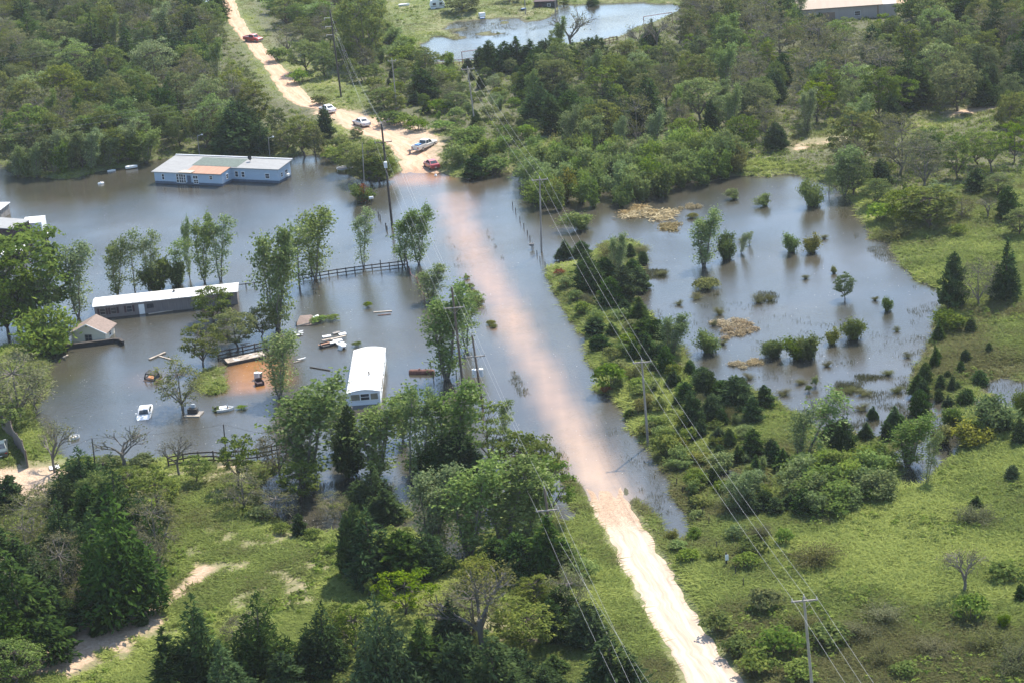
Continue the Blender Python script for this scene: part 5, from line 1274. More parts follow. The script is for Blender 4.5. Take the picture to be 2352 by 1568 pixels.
def barn():
    p, rz, L = frame((1835, 58), (2060, 42), .5)
    t = empty('barn', p, rz); tag(t, 'large tan-roofed metal barn cut by the top edge', 'barn')
    D, H, R = 13.0, 3.2, 5.4
    MB().box(0, L, 0, D, -.8, H).build('wall', M['barn_wall'], t)
    g = MB(); g.prism([(0, H + .002), (D, H + .002), (D * .5, R - .1)], 0, .003, L - .003); g.build('gable', M['barn_wall'], t)
    r = MB()
    r.hexa([(-.3, -.4, H - .05), (L * .86, -.4, H - .05), (L * .86, D * .5, R), (-.3, D * .5, R)], [(-.3, -.4, H + .1), (L * .86, -.4, H + .1), (L * .86, D * .5, R + .12), (-.3, D * .5, R + .12)])
    r.hexa([(-.3, D + .4, H - .05), (L * .86, D + .4, H - .05), (L * .86, D * .5 + .003, R), (-.3, D * .5 + .003, R)], [(-.3, D + .4, H + .1), (L * .86, D + .4, H + .1), (L * .86, D * .5 + .003, R + .12), (-.3, D * .5 + .003, R + .12)])
    r.build('roof', M['barn_roof'], t)
    q = MB(); q.box(L * .80, L * .80 + .35, -.12, -.003, -.4, H - .1); q.build('corner_trim', M['barn_roof'], t)
    door(t, L * .3, -.3, 3.0, 2.6, 'barn_roof'); win(t, L * .6, 1.2, 1.2, .9)
barn()

def camper():
    p, rz, L = frame((990, 27), (1022, 24), .4)
    t = empty('camper_trailer', p, rz); tag(t, 'white rounded camper trailer parked under the dark tree at the top', 'camper')
    n = 8; pr = [(0, .5), (L, .5), (L + .1, 1.2), (L - .2, 2.3), (L - .7, 2.75), (.7, 2.8), (.15, 2.4), (-.15, 1.3)]
    MB().prism(pr, 1, 0, 2.4).build('body', M['trailer_white'], t, bevel=.08)
    win(t, L * .28, 1.4, .8, .6, grid=(1, 1)); win(t, L * .75, 1.4, .7, .6, grid=(1, 1)); door(t, L * .52, .6, .6, 1.7, 'white_trim')
    for x in (L * .42, L * .56):
        w = MB(); w.tube((x, -.05, .38), (x, .2, .38), .36, n=12); w.build('wheel', M['tyre'], t)
    st = MB(); st.box(.1, L - .1, -.02, -.004, 1.05, 1.2); st.build('stripe', M['roof_grey'], t)
camper()
t, L = shed('shed', (1228, 24), (1276, 22), 3.0, 1.9, 'black', 'maroon', 'black shed at the left end of the top pond', 'shed', pitch=.2); door(t, L * .3, 0, .8, 1.5, 'maroon'); win(t, L * .7, .8, .7, .6)

# ------------------------------------------------------------------ vehicles
def wheel(parent, x, y, z, r=.33, w=.22):
    s = 1 if y > 0 else -1
    m = MB(); n = 14; vs = []; fs = []
    ring = [(r * .62, -w / 2), (r * .92, -w / 2), (r, -w * .3), (r, w * .3), (r * .92, w / 2), (r * .62, w / 2)]
    for i in range(n):
        a = 2 * math.pi * i / n
        for rr, yy in ring: vs.append((x + rr * math.cos(a), y + yy, z + rr * math.sin(a)))
    k = len(ring)
    for i in range(n):
        j = (i + 1) % n
        for q in range(k - 1): fs.append((i * k + q, i * k + q + 1, j * k + q + 1, j * k + q))
    m.add(vs, fs); ty = m.build('wheel', M['tyre'], parent)
    rm = MB(); rm.tube((x, y - s * w * .1, z), (x, y + s * w * .38, z), r * .63, r * .55, n=12); rm.build('rim', M['chrome'], ty)
def loft(sections):
    """closed body from rings of equal length along x"""
    m = MB(); k = len(sections[0]); vs = [v for s in sections for v in s]; fs = []
    for i in range(len(sections) - 1):
        for q in range(k):
            fs.append((i * k + q, i * k + (q + 1) % k, (i + 1) * k + (q + 1) % k, (i + 1) * k + q))
    fs.append(tuple(range(k - 1, -1, -1))); fs.append(tuple(range((len(sections) - 1) * k, len(sections) * k)))
    m.add(vs, fs); return m
def ring(x, hw, z0, z1, cr=.12):
    return [(x, -hw + .06, z0), (x, hw - .06, z0), (x, hw, z0 + .16), (x, hw, z1 - cr), (x, hw - cr, z1), (x, -hw + cr, z1), (x, -hw, z1 - cr), (x, -hw, z0 + .16)]
def quad(m, a, b, c, d, th=.012):
    """thin pane through four corners, thickened along its normal"""
    n = (Vector(b) - Vector(a)).cross(Vector(d) - Vector(a)).normalized() * th
    m.hexa([a, b, c, d], [tuple(Vector(v) + n) for v in (a, b, c, d)])
def car(name, label, cat, x, y, head, paintm, style='sedan', dz=0.0, tilt=(0, 0), L=4.7, group=None, floodz=None):
    """car whose middle stands at pixel (x, y), its nose towards pixel offset head"""
    p = gp(x, y) if floodz is None else wp(x, y, floodz)
    q = wp(x + head[0], y + head[1], float(p[2])); rz = math.atan2(q[1] - p[1], q[0] - p[0])
    p = p + np.array([0, 0, .08 + dz])
    t = empty(name, p, rz); t.rotation_euler = (tilt[0], tilt[1], rz); tag(t, label, cat, group)
    hw = .90; P = M[paintm]; h = L / 2
    if style == 'sedan':
        body = [ring(-h, .70, .42, .82), ring(-h + .12, .84, .26, .94), ring(-h + .9, hw, .22, .99), ring(-.6, hw, .20, .95), ring(.7, hw, .20, .93), ring(h - .9, .88, .22, .86), ring(h - .15, .80, .26, .72), ring(h, .66, .36, .62)]
        cab = [(-h + .75, .72, .97, -h + 1.45, .60), (-h + 1.45, .60, 1.40, 0, 0)]
        rear0, rear1, fr1, fr0, top = -h + .85, -h + 1.55, .35, 1.05, 1.42
    elif style == 'hatch':
        body = [ring(-h, .74, .42, .80), ring(-h + .12, .86, .26, .96), ring(-h + .9, hw, .22, .99), ring(-.6, hw, .20, .96), ring(.7, hw, .20, .94), ring(h - .9, .88, .22, .88), ring(h - .15, .80, .26, .74), ring(h, .66, .36, .64)]
        rear0, rear1, fr1, fr0, top = -h + .55, -h + 1.25, .30, 1.0, 1.44
    else:
        body = [ring(-h, .86, .45, 1.0, .05), ring(-h + .1, .92, .40, 1.02, .05), ring(-.3, .92, .36, 1.02, .05), ring(.9, .92, .36, 1.04), ring(h - .9, .90, .36, 1.02), ring(h - .15, .86, .38, .94), ring(h, .80, .42, .86)]
        rear0, rear1, fr1, fr0, top = -.55, -.45, .75, 1.35, 1.68
    bo = loft(body).build('body', P, t, bevel=.03)
    z0 = .93 if style != 'pickup' else 1.0
    wl, wt = .80, .62
    if style == 'pickup': wl, wt = .84, .70
    # cabin with roof
    cb = [(rear0, -wl, z0), (rear0, wl, z0), (fr0, wl, z0), (fr0, -wl, z0)]; ct = [(rear1, -wt, top), (rear1, wt, top), (fr1, wt, top), (fr1, -wt, top)]
    m = MB(); m.hexa([cb[0], cb[3], cb[2], cb[1]], [ct[0], ct[3], ct[2], ct[1]]); m.build('cabin', P, t, bevel=.05)
    def lerp(a, b, k): return tuple(a[i] + (b[i] - a[i]) * k for i in range(3))
    def pane(nm, a, b, c, d, s=.10):
        a2 = lerp(lerp(a, b, s), lerp(d, c, s), .10); b2 = lerp(lerp(a, b, 1 - s), lerp(d, c, 1 - s), .10); c2 = lerp(lerp(a, b, 1 - s), lerp(d, c, 1 - s), .86); d2 = lerp(lerp(a, b, s), lerp(d, c, s), .86)
        w = MB(); quad(w, a2, b2, c2, d2, .014); return w.build(nm, M['sky_glass'], t)
    pane('windscreen', cb[2], cb[3], ct[3], ct[2]) if False else pane('windscreen', cb[3], cb[2], ct[2], ct[3])
    pane('rear_window', cb[1], cb[0], ct[0], ct[1])
    mb_, mt_ = lambda s: lerp(cb[0 if s < 0 else 1], cb[3 if s < 0 else 2], .5), lambda s: lerp(ct[0 if s < 0 else 1], ct[3 if s < 0 else 2], .45)
    for s in (-1, 1):
        i0, i1 = (0, 3) if s < 0 else (1, 2)
        if s < 0: pane('side_window', cb[i0], mb_(s), mt_(s), ct[i0], .08); pane('side_window', mb_(s), cb[i1], ct[i1], mt_(s), .08)
        else: pane('side_window', mb_(s), cb[i0], ct[i0], mt_(s), .08); pane('side_window', cb[i1], mb_(s), mt_(s), ct[i1], .08)
        b_ = MB(); b_.box(fr0 - .25, fr0 - .05, s * (wl + .02) if s > 0 else -wl - .20, s * (wl + .02) + .18 if s > 0 else -wl - .02, z0 + .08, z0 + .22); b_.build('mirror', P, t)
        hl = MB(); hl.box(h - .12, h + .015, s * .62 - .14, s * .62 + .14, .58 if style != 'pickup' else .72, .70 if style != 'pickup' else .84); hl.build('headlight', M['lamp_clear'], t)
        tl = MB(); tl.box(-h - .012, -h + .1, s * .64 - .12, s * .64 + .12, .62 if style != 'pickup' else .66, .76 if style != 'pickup' else .92); tl.build('tail_light', M['lamp_red'], t)
        for xx in (-h * .60, h * .62): wheel(t, xx, s * (hw - .08), .33 if style != 'pickup' else .38, .33 if style != 'pickup' else .38)
    bm = MB(); bm.box(h - .05, h + .10, -.78, .78, .34, .52); bm.build('front_bumper', M['black'] if style != 'pickup' else M['chrome'], t)
    bm = MB(); bm.box(-h - .10, -h + .05, -.80, .80, .36, .54); bm.build('rear_bumper', P if style != 'pickup' else M['chrome'], t)
    np_ = MB(); np_.box(-h - .125, -h - .103, -.18, .18, .40, .50); np_.build('number_plate', M['white_trim'], t)
    if style == 'pickup':
        bed = MB(); bed.box(-h + .18, -.72, -.76, .76, 1.022, 1.03); bed.build('bed_floor', M['black'], t)
        rl = MB(); rl.box(-h + .02, -.60, -.92, -.78, 1.01, 1.16); rl.box(-h + .02, -.60, .78, .92, 1.01, 1.16); rl.box(-h + .02, -h + .14, -.779, .779, 1.01, 1.16); rl.build('bed_rail', P, t)
    return t
car('pickup_truck', 'bright red pickup truck parked on the upper road', 'pickup', 582, 96, (30, 3), 'car_bright_red', 'pickup', L=5.2)
car('car', 'white car half hidden by a dark tree on the upper road', 'car', 753, 258, (-39, -13), 'car_white', 'sedan', group='white sedans on the upper road')
car('car', 'white sedan in plain view on the bend of the upper road', 'car', 831, 289, (-39, -13), 'car_white', 'sedan', group='white sedans on the upper road')
tk = car('pickup_truck', 'white pickup truck with a blue box in its bed parked beside the road', 'pickup', 976, 342, (58, -24), 'car_cream', 'pickup', L=5.8)
car('car', 'dark red car stopped at the edge of the flood water', 'car', 992, 386, (-26, -15), 'car_red', 'hatch', L=4.1)
car('car', 'white car drowned to its bonnet in the flooded yard', 'car', 334, 962, (-8, 30), 'car_white', 'sedan', floodz=-.74, tilt=(0, .03))
car('car', 'dark green car at the left edge beside the plank fence', 'car', 2, 1040, (-2, -30), 'car_green', 'sedan')
def cargo():
    b = tk.matrix_world if False else None
    c, s = math.cos(tk.rotation_euler.z), math.sin(tk.rotation_euler.z)
    def at(x, y): return (tk.location.x + c * x - s * y, tk.location.y + s * x + c * y, tk.location.z + 1.035)
    t = empty('storage_box', at(-1.75, .12), tk.rotation_euler.z); tag(t, 'blue plastic box lying in the bed of the white pickup', 'box')
    MB().box(-.45, .45, -.38, .38, 0, .16).build('tub', M['blue_plastic'], t, bevel=.03); MB().box(-.49, .49, -.42, .42, .163, .22).build('lid', M['blue_plastic'], t, bevel=.02)
cargo()
def drowned_truck():
    t = empty('drowned_truck', wp(350, 874, -.25), 0); tag(t, 'orange truck cab with a black window frame sinking in the flood', 'truck')
    q = wp(350 + 12, 874 - 6) - wp(350, 874); t.rotation_euler = (.10, -.20, math.atan2(q[1], q[0]) + .1)
    loft([ring(-1.2, .80, -.6, .22), ring(-.9, .86, -.6, .42), ring(.4, .86, -.6, .50), ring(.9, .84, -.6, .45), ring(1.2, .8, -.6, .3)]).build('body', M['car_orange'], t, bevel=.05)
    f = MB()
    a = [(-.55, -.78, .45), (.75, -.78, .45), (.75, .78, .45), (-.55, .78, .45)]; b = [(-.25, -.66, 1.15), (.55, -.66, 1.15), (.55, .66, 1.15), (-.25, .66, 1.15)]
    for i in range(4): f.tube(a[i], b[i], .09, n=6); f.tube(b[i], b[(i + 1) % 4], .09, n=6); f.tube(a[i], a[(i + 1) % 4], .07, n=6)
    f.build('window_frame', M['black'], t)
    g = MB(); quad(g, (-.18, -.6, 1.19), (.5, -.6, 1.19), (.5, .6, 1.19), (-.18, .6, 1.19), .02); g.build('roof', M['black'], t)
    g = MB(); quad(g, (-.45, -.765, .5), (.68, -.765, .5), (.5, -.68, 1.08), (-.22, -.68, 1.08), .01); g.build('side_window', M['sky_glass'], t)
    for s in (-1, 1): MB().box(.7, .85, s * .95 - .12, s * .95 + .12, .42, .6).build('mirror', M['black'], t)
drowned_truck()

# ------------------------------------------------------------------ poles and wires
def upfrom(base, px, py):
    """point on the vertical axis nearest the pixel: height above base for a pole top seen at (px, py)"""
    s = ppm(base); bx, by = proj(np.array([base])); return math.hypot(px - bx[0], py - by[0]) / s
ARMS = {}
def pole(key, base, top, label, mat='grey_wood', r=.15, arm=None, arm_drop=.25, trans=0, group=None, brackets=0, lamp=False, tdrop=2.0, name='utility_pole'):
    b = gp(*base, True); tz = upfrom(b, *top)
    # lean so that the top is seen where the photo has it
    want = None
    for _ in range(3):
        px, py = proj(np.array([[b[0], b[1], b[2] + tz]])); 
        lean = (top[0] - px[0]) / ppm(b)
    t = empty(name, b); tag(t, label, 'pole', group)
    dx = max(-.06, min(.06, lean / tz)) * tz
    m = MB(); m.tube((0, 0, -1.2), (dx, 0, tz), r, r * .68, n=8); sh = m.build('shaft', M[mat], t)
    pts = []
    if arm:
        aw = arm; z = tz - arm_drop; ox = dx * z / tz
        a = MB(); a.box(ox - aw / 2, ox + aw / 2, -r - .13, -r - .003, z - .07, z + .06)
        ar = a.build('crossarm', M['grey_wood'] if mat != 'dark_wood' else M['pole_brown'], t)
        br = MB(); br.tube((ox - aw * .3, -r - .05, z - .07), (ox, -r - .05, z - .75), .025, n=4); br.tube((ox + aw * .3, -r - .05, z - .07), (ox, -r - .05, z - .75), .025, n=4); br.build('brace', M['grey_wood'], ar)
        for k in (-1, 1):
            i = MB(); i.tube((ox + k * (aw / 2 - .08), -r - .07, z + .06), (ox + k * (aw / 2 - .08), -r - .07, z + .28), .06, .04, n=6); i.build('insulator', M['porcelain'], ar)
            pts.append(b + np.array([ox + k * (aw / 2 - .08), -r - .07, z + .26]))
        i = MB(); i.tube((dx, 0, tz), (dx, 0, tz + .24), .06, .04, n=6); i.build('insulator', M['porcelain'], t)
        pts.insert(1, b + np.array([dx, 0, tz + .22]))
        pts.append(b + np.array([ox + .1, -r, z - 1.6]))
    else:
        pts = [b + np.array([dx, 0, tz])]
    for k in range(brackets):
        z = tz - 1.5 - 1.7 * k; ox = dx * z / tz
        i = MB(); i.tube((ox, -r * .5, z), (ox - 1.3, -r * .5, z + .1), .05, n=5); i.tube((ox - 1.3, -r * .5, z + .1), (ox - 1.3, -r * .5, z - .25), .06, n=6); i.build('bracket', M['porcelain'], t)
        pts.append(b + np.array([ox + .15, -r, z]))
    for k in range(trans):
        z = tz - tdrop; ox = dx * z / tz + (0 if trans == 1 else (-.42 + .84 * k))
        i = MB(); i.tube((ox, -r - .30, z - .45), (ox, -r - .30, z + .45), .27, n=12); tr = i.build('transformer', M['trans'], t)
        i = MB(); i.tube((ox, -r - .30, z + .45), (ox, -r - .30, z + .52), .29, .22, n=12); i.build('lid', M['white_trim'], tr)
        i = MB(); i.tube((ox + .12, -r - .30, z + .5), (ox + .12, -r - .30, z + .75), .05, n=6); i.build('bushing', M['porcelain'], tr)
    if lamp:
        i = MB(); i.tube((dx, 0, tz - .3), (dx + .9, -.2, tz + .1), .03, n=5); i.tube((dx + .9, -.2, tz - .08), (dx + .9, -.2, tz + .14), .18, .08, n=8); i.build('lamp_head', M['white_trim'], t)
    ARMS[key] = pts
    return t
GR = 'power poles along the right of the road'; GL = 'power poles along the left of the road'
pole('q3', (1092, 292), (1074, 157), 'grey utility pole in the wood above the willow thicket', arm=2.4, group=GR)
pole('q2', (1243, 578), (1239, 411), 'grey crossarm utility pole in the flood left of the willow thicket', arm=2.4, group=GR)
pole('q1', (1489, 1022), (1474, 828), 'grey crossarm utility pole on the bank between road and pond', arm=2.1, group=GR)
pole('q0', (1871, 1625), (1848, 1374), 'grey crossarm utility pole in the meadow at the bottom right', arm=2.2, group=GR)
pole('p1', (784, 223), (758, 27), 'tall dark utility pole with side brackets beside the upper road', 'dark_wood', .19, brackets=3, group=GL)
pole('p2', (901, 521), (876, 288), 'tall dark utility pole with one transformer standing at the head of the flood', 'dark_wood', .20, arm=2.7, arm_drop=2.9, trans=1, tdrop=6.5, group=GL)
pole('p3', (1063, 881), (1038, 663), 'tall dark utility pole beside the large bushy cottonwood', 'pole_brown', .18, arm=2.6, arm_drop=2.6, group=GL)
pole('p4', (1110, 936), (1085, 772), 'utility pole with two grey transformers right of the rusty tank', 'pole_brown', .16, arm=2.4, arm_drop=2.6, trans=2, tdrop=4.6, group=GL)
pole('p5', (1273, 1284), (1251, 1122), 'dark utility pole rising from the drowned copse beside the road', 'pole_brown', .17, arm=2.3, arm_drop=2.3, group=GL)
pole('g1', (914, 272), (900, 138), 'slim grey utility pole in the scrub above the white sedan', arm=1.6, r=.14)
pole('h1', (459, 366), (453, 310), 'thin grey yard pole with a lamp behind the blue house', r=.09, lamp=True)
pole('h2', (620, 366), (616, 315), 'thin grey yard pole behind the right wing of the blue house', r=.09, lamp=True)
pole('h3', (838, 465), (832, 330), 'thin grey pole wrapped in dead red vine in the flood', r=.10)
pole('y1', (219, 1080), (211, 1006), 'slender dark post at the lower left shore of the yard', 'dark_wood', .10)
pole('y2', (518, 1042), (514, 974), 'slender dark post in the flood above the board fence', 'dark_wood', .09)
pole('y3', (814, 990), (808, 934), 'grey pole half hidden by trees below the white trailer', r=.12)
pole('t1', (1420, 152), (1416, 84), 'slender pole at the right end of the red pipe gate by the top pond', 'pole_brown', .11)
pole('t2', (1207, 33), (1203, -30), 'grey pole by the small puddle at the top', r=.13)
pole('t3', (1275, 32), (1274, -30), 'grey pole before the black shed at the top', r=.13)
# dead vine up the thin pole
vb = gp(838, 465, True); vn = leaf_quads(vb + np.random.default_rng(3).normal(size=(260, 3)) * np.array([.35, .35, .0]) + np.stack([-.0 * np.ones(260), np.zeros(260), np.random.default_rng(4).random(260) * 3.2], -1), rvec(np.random.default_rng(5), 260), rvec(np.random.default_rng(6), 260), np.full(260, .14), np.full(260, .26))
vo = link('vine', np_mesh('vine', vn[0] - np.tile(vb, (len(vn[0]), 1)), vn[1], M['rusty'], {'tint': ('FLOAT', np.full(len(vn[0]), .5))}), None, vb); tag(vo, 'dead red vine climbing the thin grey pole in the flood', 'vine')

def wire(label, pts, sag=.012, r=.010, mat='alu', group=None, name='power_line'):
    """one conductor hung through its supports"""
    allp = []
    for a, b in zip(pts[:-1], pts[1:]):
        a = np.array(a); b = np.array(b); L = np.linalg.norm(b - a); n = max(6, int(L / 6))
        for i in range(n + (1 if b is pts[-1] or np.allclose(b, pts[-1]) else 0)):
            t = i / n; q = a + (b - a) * t; q[2] -= sag * L * 4 * t * (1 - t); allp.append(tuple(q))
    o = MB().path(allp, r, 4).build(name, M[mat]); tag(o, label, 'wire', group)
def near_end(a, b, k=1.2):
    return np.array(b) + (np.array(b) - np.array(a)) * k
for i, nm in enumerate(['left', 'middle', 'right']):
    ch = [ARMS[q][i] for q in ('q3', 'q2', 'q1', 'q0')]
    ch.append(near_end(ch[-2], ch[-1], .8))
    wire(f'{nm} wire of the line right of the road', ch, .010, group='wires right of the road')
tops = ARMS['p1']
for i, nm in enumerate(['left', 'middle', 'right', 'lower']):
    a = tops[min(i, len(tops) - 1)]
    ch = [a] + [ARMS[q][i] for q in ('p2', 'p3', 'p4', 'p5')]
    e = ch[-1]; ch.append(wp(1340 + 30 * i + 110, 1640, 7.0 if i < 3 else 5.5))
    wire(f'{nm} wire of the line left of the road', ch, .012, group='wires left of the road')
wa = wp(-60, 150, 8.0); wb = wp(720, 60, 8.5)
for i, (p0, p1) in enumerate([((-60, 142), (620, 38)), ((-60, 148), (620, 52)), ((-60, 308), (520, 222)), ((-60, 318), (520, 238))]):
    wire(['upper', 'second', 'third', 'lowest'][i] + ' thin wire crossing the wood left of the upper road', [wp(*p0, 10.0), wp(*p1, 10.0)], .006, .012, group='thin wires over the left wood')
wire('slack wire between the two slender yard posts', [wp(120, 1035, 3.2), ARMS['y1'][0], ARMS['y2'][0], wp(640, 1000, 3.2)], .02, .014, 'black')

# ------------------------------------------------------------------ fences
def rail_fence(name, label, pts, posts, rails, mat, ph=1.1, pr=.07, rr=.06, z0=0.0, cat='fence', tall=None, wet=True):
    """post-and-rail fence along pixels; rails are heights"""
    P = [gp(*q, wet) for q in pts]; o = P[0]; t = empty(name, o); tag(t, label, cat)
    d = np.concatenate([[0], np.cumsum([np.linalg.norm(b - a) for a, b in zip(P[:-1], P[1:])])])
    def at(s): return np.array([np.interp(s, d, [q[k] for q in P]) for k in range(3)]) - o
    for i in range(posts):
        s = d[-1] * i / max(1, posts - 1); q = at(s); h = ph + (.5 if tall and i in tall else 0)
        MB().box(q[0] - pr, q[0] + pr, q[1] - pr, q[1] + pr, q[2] - .9, q[2] + h).build('post', M[mat], t)
    for h in rails:
        m = MB(); k = len(P) if len(P) > 2 else 2
        for i in range(len(P) - 1):
            a, b = P[i] - o, P[i + 1] - o; dd = b - a; n = np.array([-dd[1], dd[0], 0]); n = n / np.linalg.norm(n) * (rr * .5)
            off = n * 0 - np.array([0, pr + rr * .55, 0])
            u = np.array([0, 0, h - rr]); v = np.array([0, 0, h + rr])
            m.hexa([a - n + off + u, b - n + off + u, b + n + off + u, a + n + off + u], [a - n + off + v, b - n + off + v, b + n + off + v, a + n + off + v])
        m.build('rail', M[mat], t)
    return t
rail_fence('rail_fence', 'dark two-rail fence running through the flood behind the yard', [(696, 643), (770, 631), (850, 620), (935, 610)], 13, (.75, .25), 'dark_wood', .85, .07, .075, tall=(9, 12))
rail_fence('rail_fence', 'dark single-rail fence from the grey trailer to the bushy cottonwood', [(546, 662), (604, 656)], 4, (.55,), 'dark_wood', .65)
rail_fence('rail_fence', 'short broken dark fence running down from the corner by the road', [(936, 612), (946, 640), (958, 648), (975, 690)], 5, (.6,), 'red_pipe', 1.0, .06, .03)
rail_fence('rail_fence', 'dark three-rail fence behind the wooden deck', [(502, 826), (560, 815), (614, 803)], 5, (1.15, .65, .2), 'dark_wood', 1.3, .08, .08)
rail_fence('board_fence', 'dark board fence along the lower shore of the yard', [(388, 1072), (440, 1062), (488, 1060), (515, 1062), (590, 1054), (660, 1040)], 9, (1.25, .75, .3), 'dark_wood', 1.4, .08, .08)
rail_fence('board_fence', 'short dark board fence beside the left yard post', [(188, 1098), (240, 1086)], 3, (1.2, .75, .3), 'dark_wood', 1.3, .08, .08)
rail_fence('pipe_fence', 'red pipe fence at the near side of the top pond', [(1006, 152), (1050, 150), (1104, 144)], 9, (1.1, .6), 'red_pipe', 1.2, .05, .05)
rail_fence('pipe_fence', 'rusty pipe pen at the right end of the top pond', [(1372, 108), (1418, 98)], 6, (1.3, .8, .3), 'rust', 1.4, .07, .06)
rail_fence('pipe_fence', 'long low pipe fence on the far right of the top pond', [(1420, 98), (1470, 82), (1532, 66)], 7, (1.0,), 'rust', 1.1, .05, .04)
def pipe_frame(label, a, b, h):
    p, rz, L = frame(a, b, .3); t = empty('gate_frame', p, rz); tag(t, label, 'gate')
    for x in (0, L): MB().tube((x, 0, -.8), (x, 0, h), .07, n=6).build('post', M['red_pipe'], t)
    MB().tube((0, 0, h), (L, 0, h), .07, n=6).build('crossbar', M['red_pipe'], t)
pipe_frame('tall red pipe gate frame at the left of the top pond', (1063, 152), (1112, 145), 3.0)
pipe_frame('tall rusty pipe gate frame at the right of the top pond', (1480, 72), (1545, 62), 3.2)
def posts(label, lst, mat, h, r, group, name='fence_post', sign=()):
    for i, (x, y) in enumerate(lst):
        p = gp(x, y, True); o = MB().tube((0, 0, -.8), (.05, 0, h), r, r * .85, n=6).build(name, M[mat], None, p)
        n = len(lst); w = ['first', 'second', 'third', 'fourth', 'fifth', 'sixth', 'seventh', 'eighth', 'ninth', 'tenth'][i]
        tag(o, label.format(w), 'post', group)
posts('{} dark fence post from the top in the row right of the drowned road', [(1177, 474), (1184, 488), (1194, 508), (1203, 523), (1211, 539), (1217, 552), (1224, 567), (1233, 586), (1240, 600), (1252, 612)], 'dark_wood', .75, .07, 'posts right of the drowned road')
posts('{} dark fence post from the top left of the dark pole in the flood', [(869, 498), (873, 504), (886, 524), (889, 531)], 'dark_wood', .85, .09, 'posts by the dark pole')
posts('{} thin steel post from the top in the meadow fence right of the road', [(1614, 1185), (1628, 1206), (1646, 1262), (1667, 1293), (1689, 1320), (1707, 1347), (1738, 1398)], 'dark_wood', .95, .05, 'meadow fence posts')
posts('{} dark fence post from the top on the bank facing the road', [(1330, 700), (1384, 815), (1465, 955), (1554, 1115), (1568, 1135)], 'dark_wood', .9, .06, 'bank fence posts')
posts('{} grey stub in the flood by the large bushy cottonwood', [(1020, 862), (1012, 850), (1048, 868), (995, 868)], 'dark_wood', 1.0, .07, 'stubs by the cottonwood')
posts('{} leaning dark post beside the rail fence corner', [(940, 628), (937, 618)], 'dark_wood', 1.1, .08, 'corner posts')
def plank_fence():
    pts = [(6, 985), (18, 998), (30, 1006), (34, 1022), (44, 1034), (56, 1050), (64, 1074)]
    P = [gp(*q) for q in pts]; o = P[0]; t = empty('plank_fence', o); tag(t, 'tall weathered grey plank fence bending down the left shore', 'fence')
    m = MB(); c = MB(); r = random.Random(3)
    for a, b in zip(P[:-1], P[1:]):
        L = np.linalg.norm(b - a); n = max(2, int(L / .28)); d = (b - a) / L; nn = np.array([-d[1], d[0], 0])
        for i in range(n):
            s0 = a - o + d * (L * i / n); s1 = a - o + d * (L * (i + .93) / n); h = 2.1 + r.uniform(-.08, .08); e = nn * .02
            m.hexa([s0 - e - [0, 0, .3], s1 - e - [0, 0, .3], s1 + e - [0, 0, .3], s0 + e - [0, 0, .3]], [s0 - e + [0, 0, h], s1 - e + [0, 0, h], s1 + e + [0, 0, h], s0 + e + [0, 0, h]])
        for h in (.4, 1.7):
            e0 = nn * .025; e1 = nn * .08
            c.hexa([a - o + e0 + [0, 0, h], b - o + e0 + [0, 0, h], b - o + e1 + [0, 0, h], a - o + e1 + [0, 0, h]], [a - o + e0 + [0, 0, h + .1], b - o + e0 + [0, 0, h + .1], b - o + e1 + [0, 0, h + .1], a - o + e1 + [0, 0, h + .1]])
    m.build('planks', M['fence_plank'], t); c.build('rail', M['pole_brown'], t)
    for q in P: MB().box(q[0] - o[0] - .07, q[0] - o[0] + .07, q[1] - o[1] + .09, q[1] - o[1] + .23, q[2] - o[2] - .5, q[2] - o[2] + 2.2).build('post', M['pole_brown'], t)
plank_fence()

# ------------------------------------------------------------------ deck, tank, boats, debris, small things
def deck():
    p, rz, L = frame((524, 840), (612, 822)); t = empty('wooden_deck', p, rz); tag(t, 'raised wooden deck covered in litter at the head of the rusty mud yard', 'deck')
    MB().box(0, L, .0, 1.9, .32, .42).build('deck_boards', M['litter_wood'], t)
    MB().box(.02, L - .02, -.06, -.003, -.5, .40).build('skirt', M['dark_wood'], t)
    for i in range(5):
        x = .2 + (L - .4) * i / 4; MB().box(x - .08, x + .08, .3, .46, -.7, .318).build('post', M['dark_wood'], t)
    r = random.Random(4)
    for _ in range(16):
        m = MB(); x, y, a, l = r.uniform(.2, L - .8), r.uniform(.15, 1.6), r.uniform(-.5, .5), r.uniform(.3, .8); c, s = math.cos(a), math.sin(a); z = .424 + r.uniform(0, .03)
        q = [(x, y), (x + c * l, y + s * l), (x + c * l - s * .14, y + s * l + c * .14), (x - s * .14, y + c * .14)]
        m.hexa([(a_, b_, z) for a_, b_ in q], [(a_, b_, z + .03) for a_, b_ in q]); m.build('loose_board', M['litter_wood' if r.random() < .6 else 'white_trim'], t)
deck()
def board(label, a, b, w=.22, th=.07, mat='raw_wood', z=.02, tilt=0.0, name='floating_plank', group=None):
    p, rz, L = frame(a, b); o = MB().box(0, L, -w / 2, w / 2, 0, th).build(name, M[mat], None, p + np.array([0, 0, z]), rz, bevel=.01); o.rotation_euler = (0, tilt, rz); tag(o, label, 'plank', group); return o
board('long pale plank floating along the front of the grey trailer', (341, 722), (412, 711), .30)
board('thick brown beam floating below the grey trailer', (343, 826), (380, 810), .35, .14, 'litter_wood')
board('thinner brown plank crossing the thick floating beam', (366, 818), (394, 826), .25, .08, 'litter_wood')
board('tiny pale plank floating below the black wall', (144, 821), (156, 815), .25)
board('pale plank floating above the white trailer', (858, 718), (900, 715), .20)
board('rusty plank floating just below the pale plank', (868, 725), (898, 722), .16, .06, 'rust')
board('thin dark pole floating left of the white trailer', (712, 843), (758, 851), .14, .10, 'dark_wood')
board('pale plank floating beside the two boats', (1275, 1092), (1330, 1086), .15) if False else None
board('grey plank adrift left of the pole in the trees', (588, 1090), (600, 1086), .2, .06, 'grey_wood')
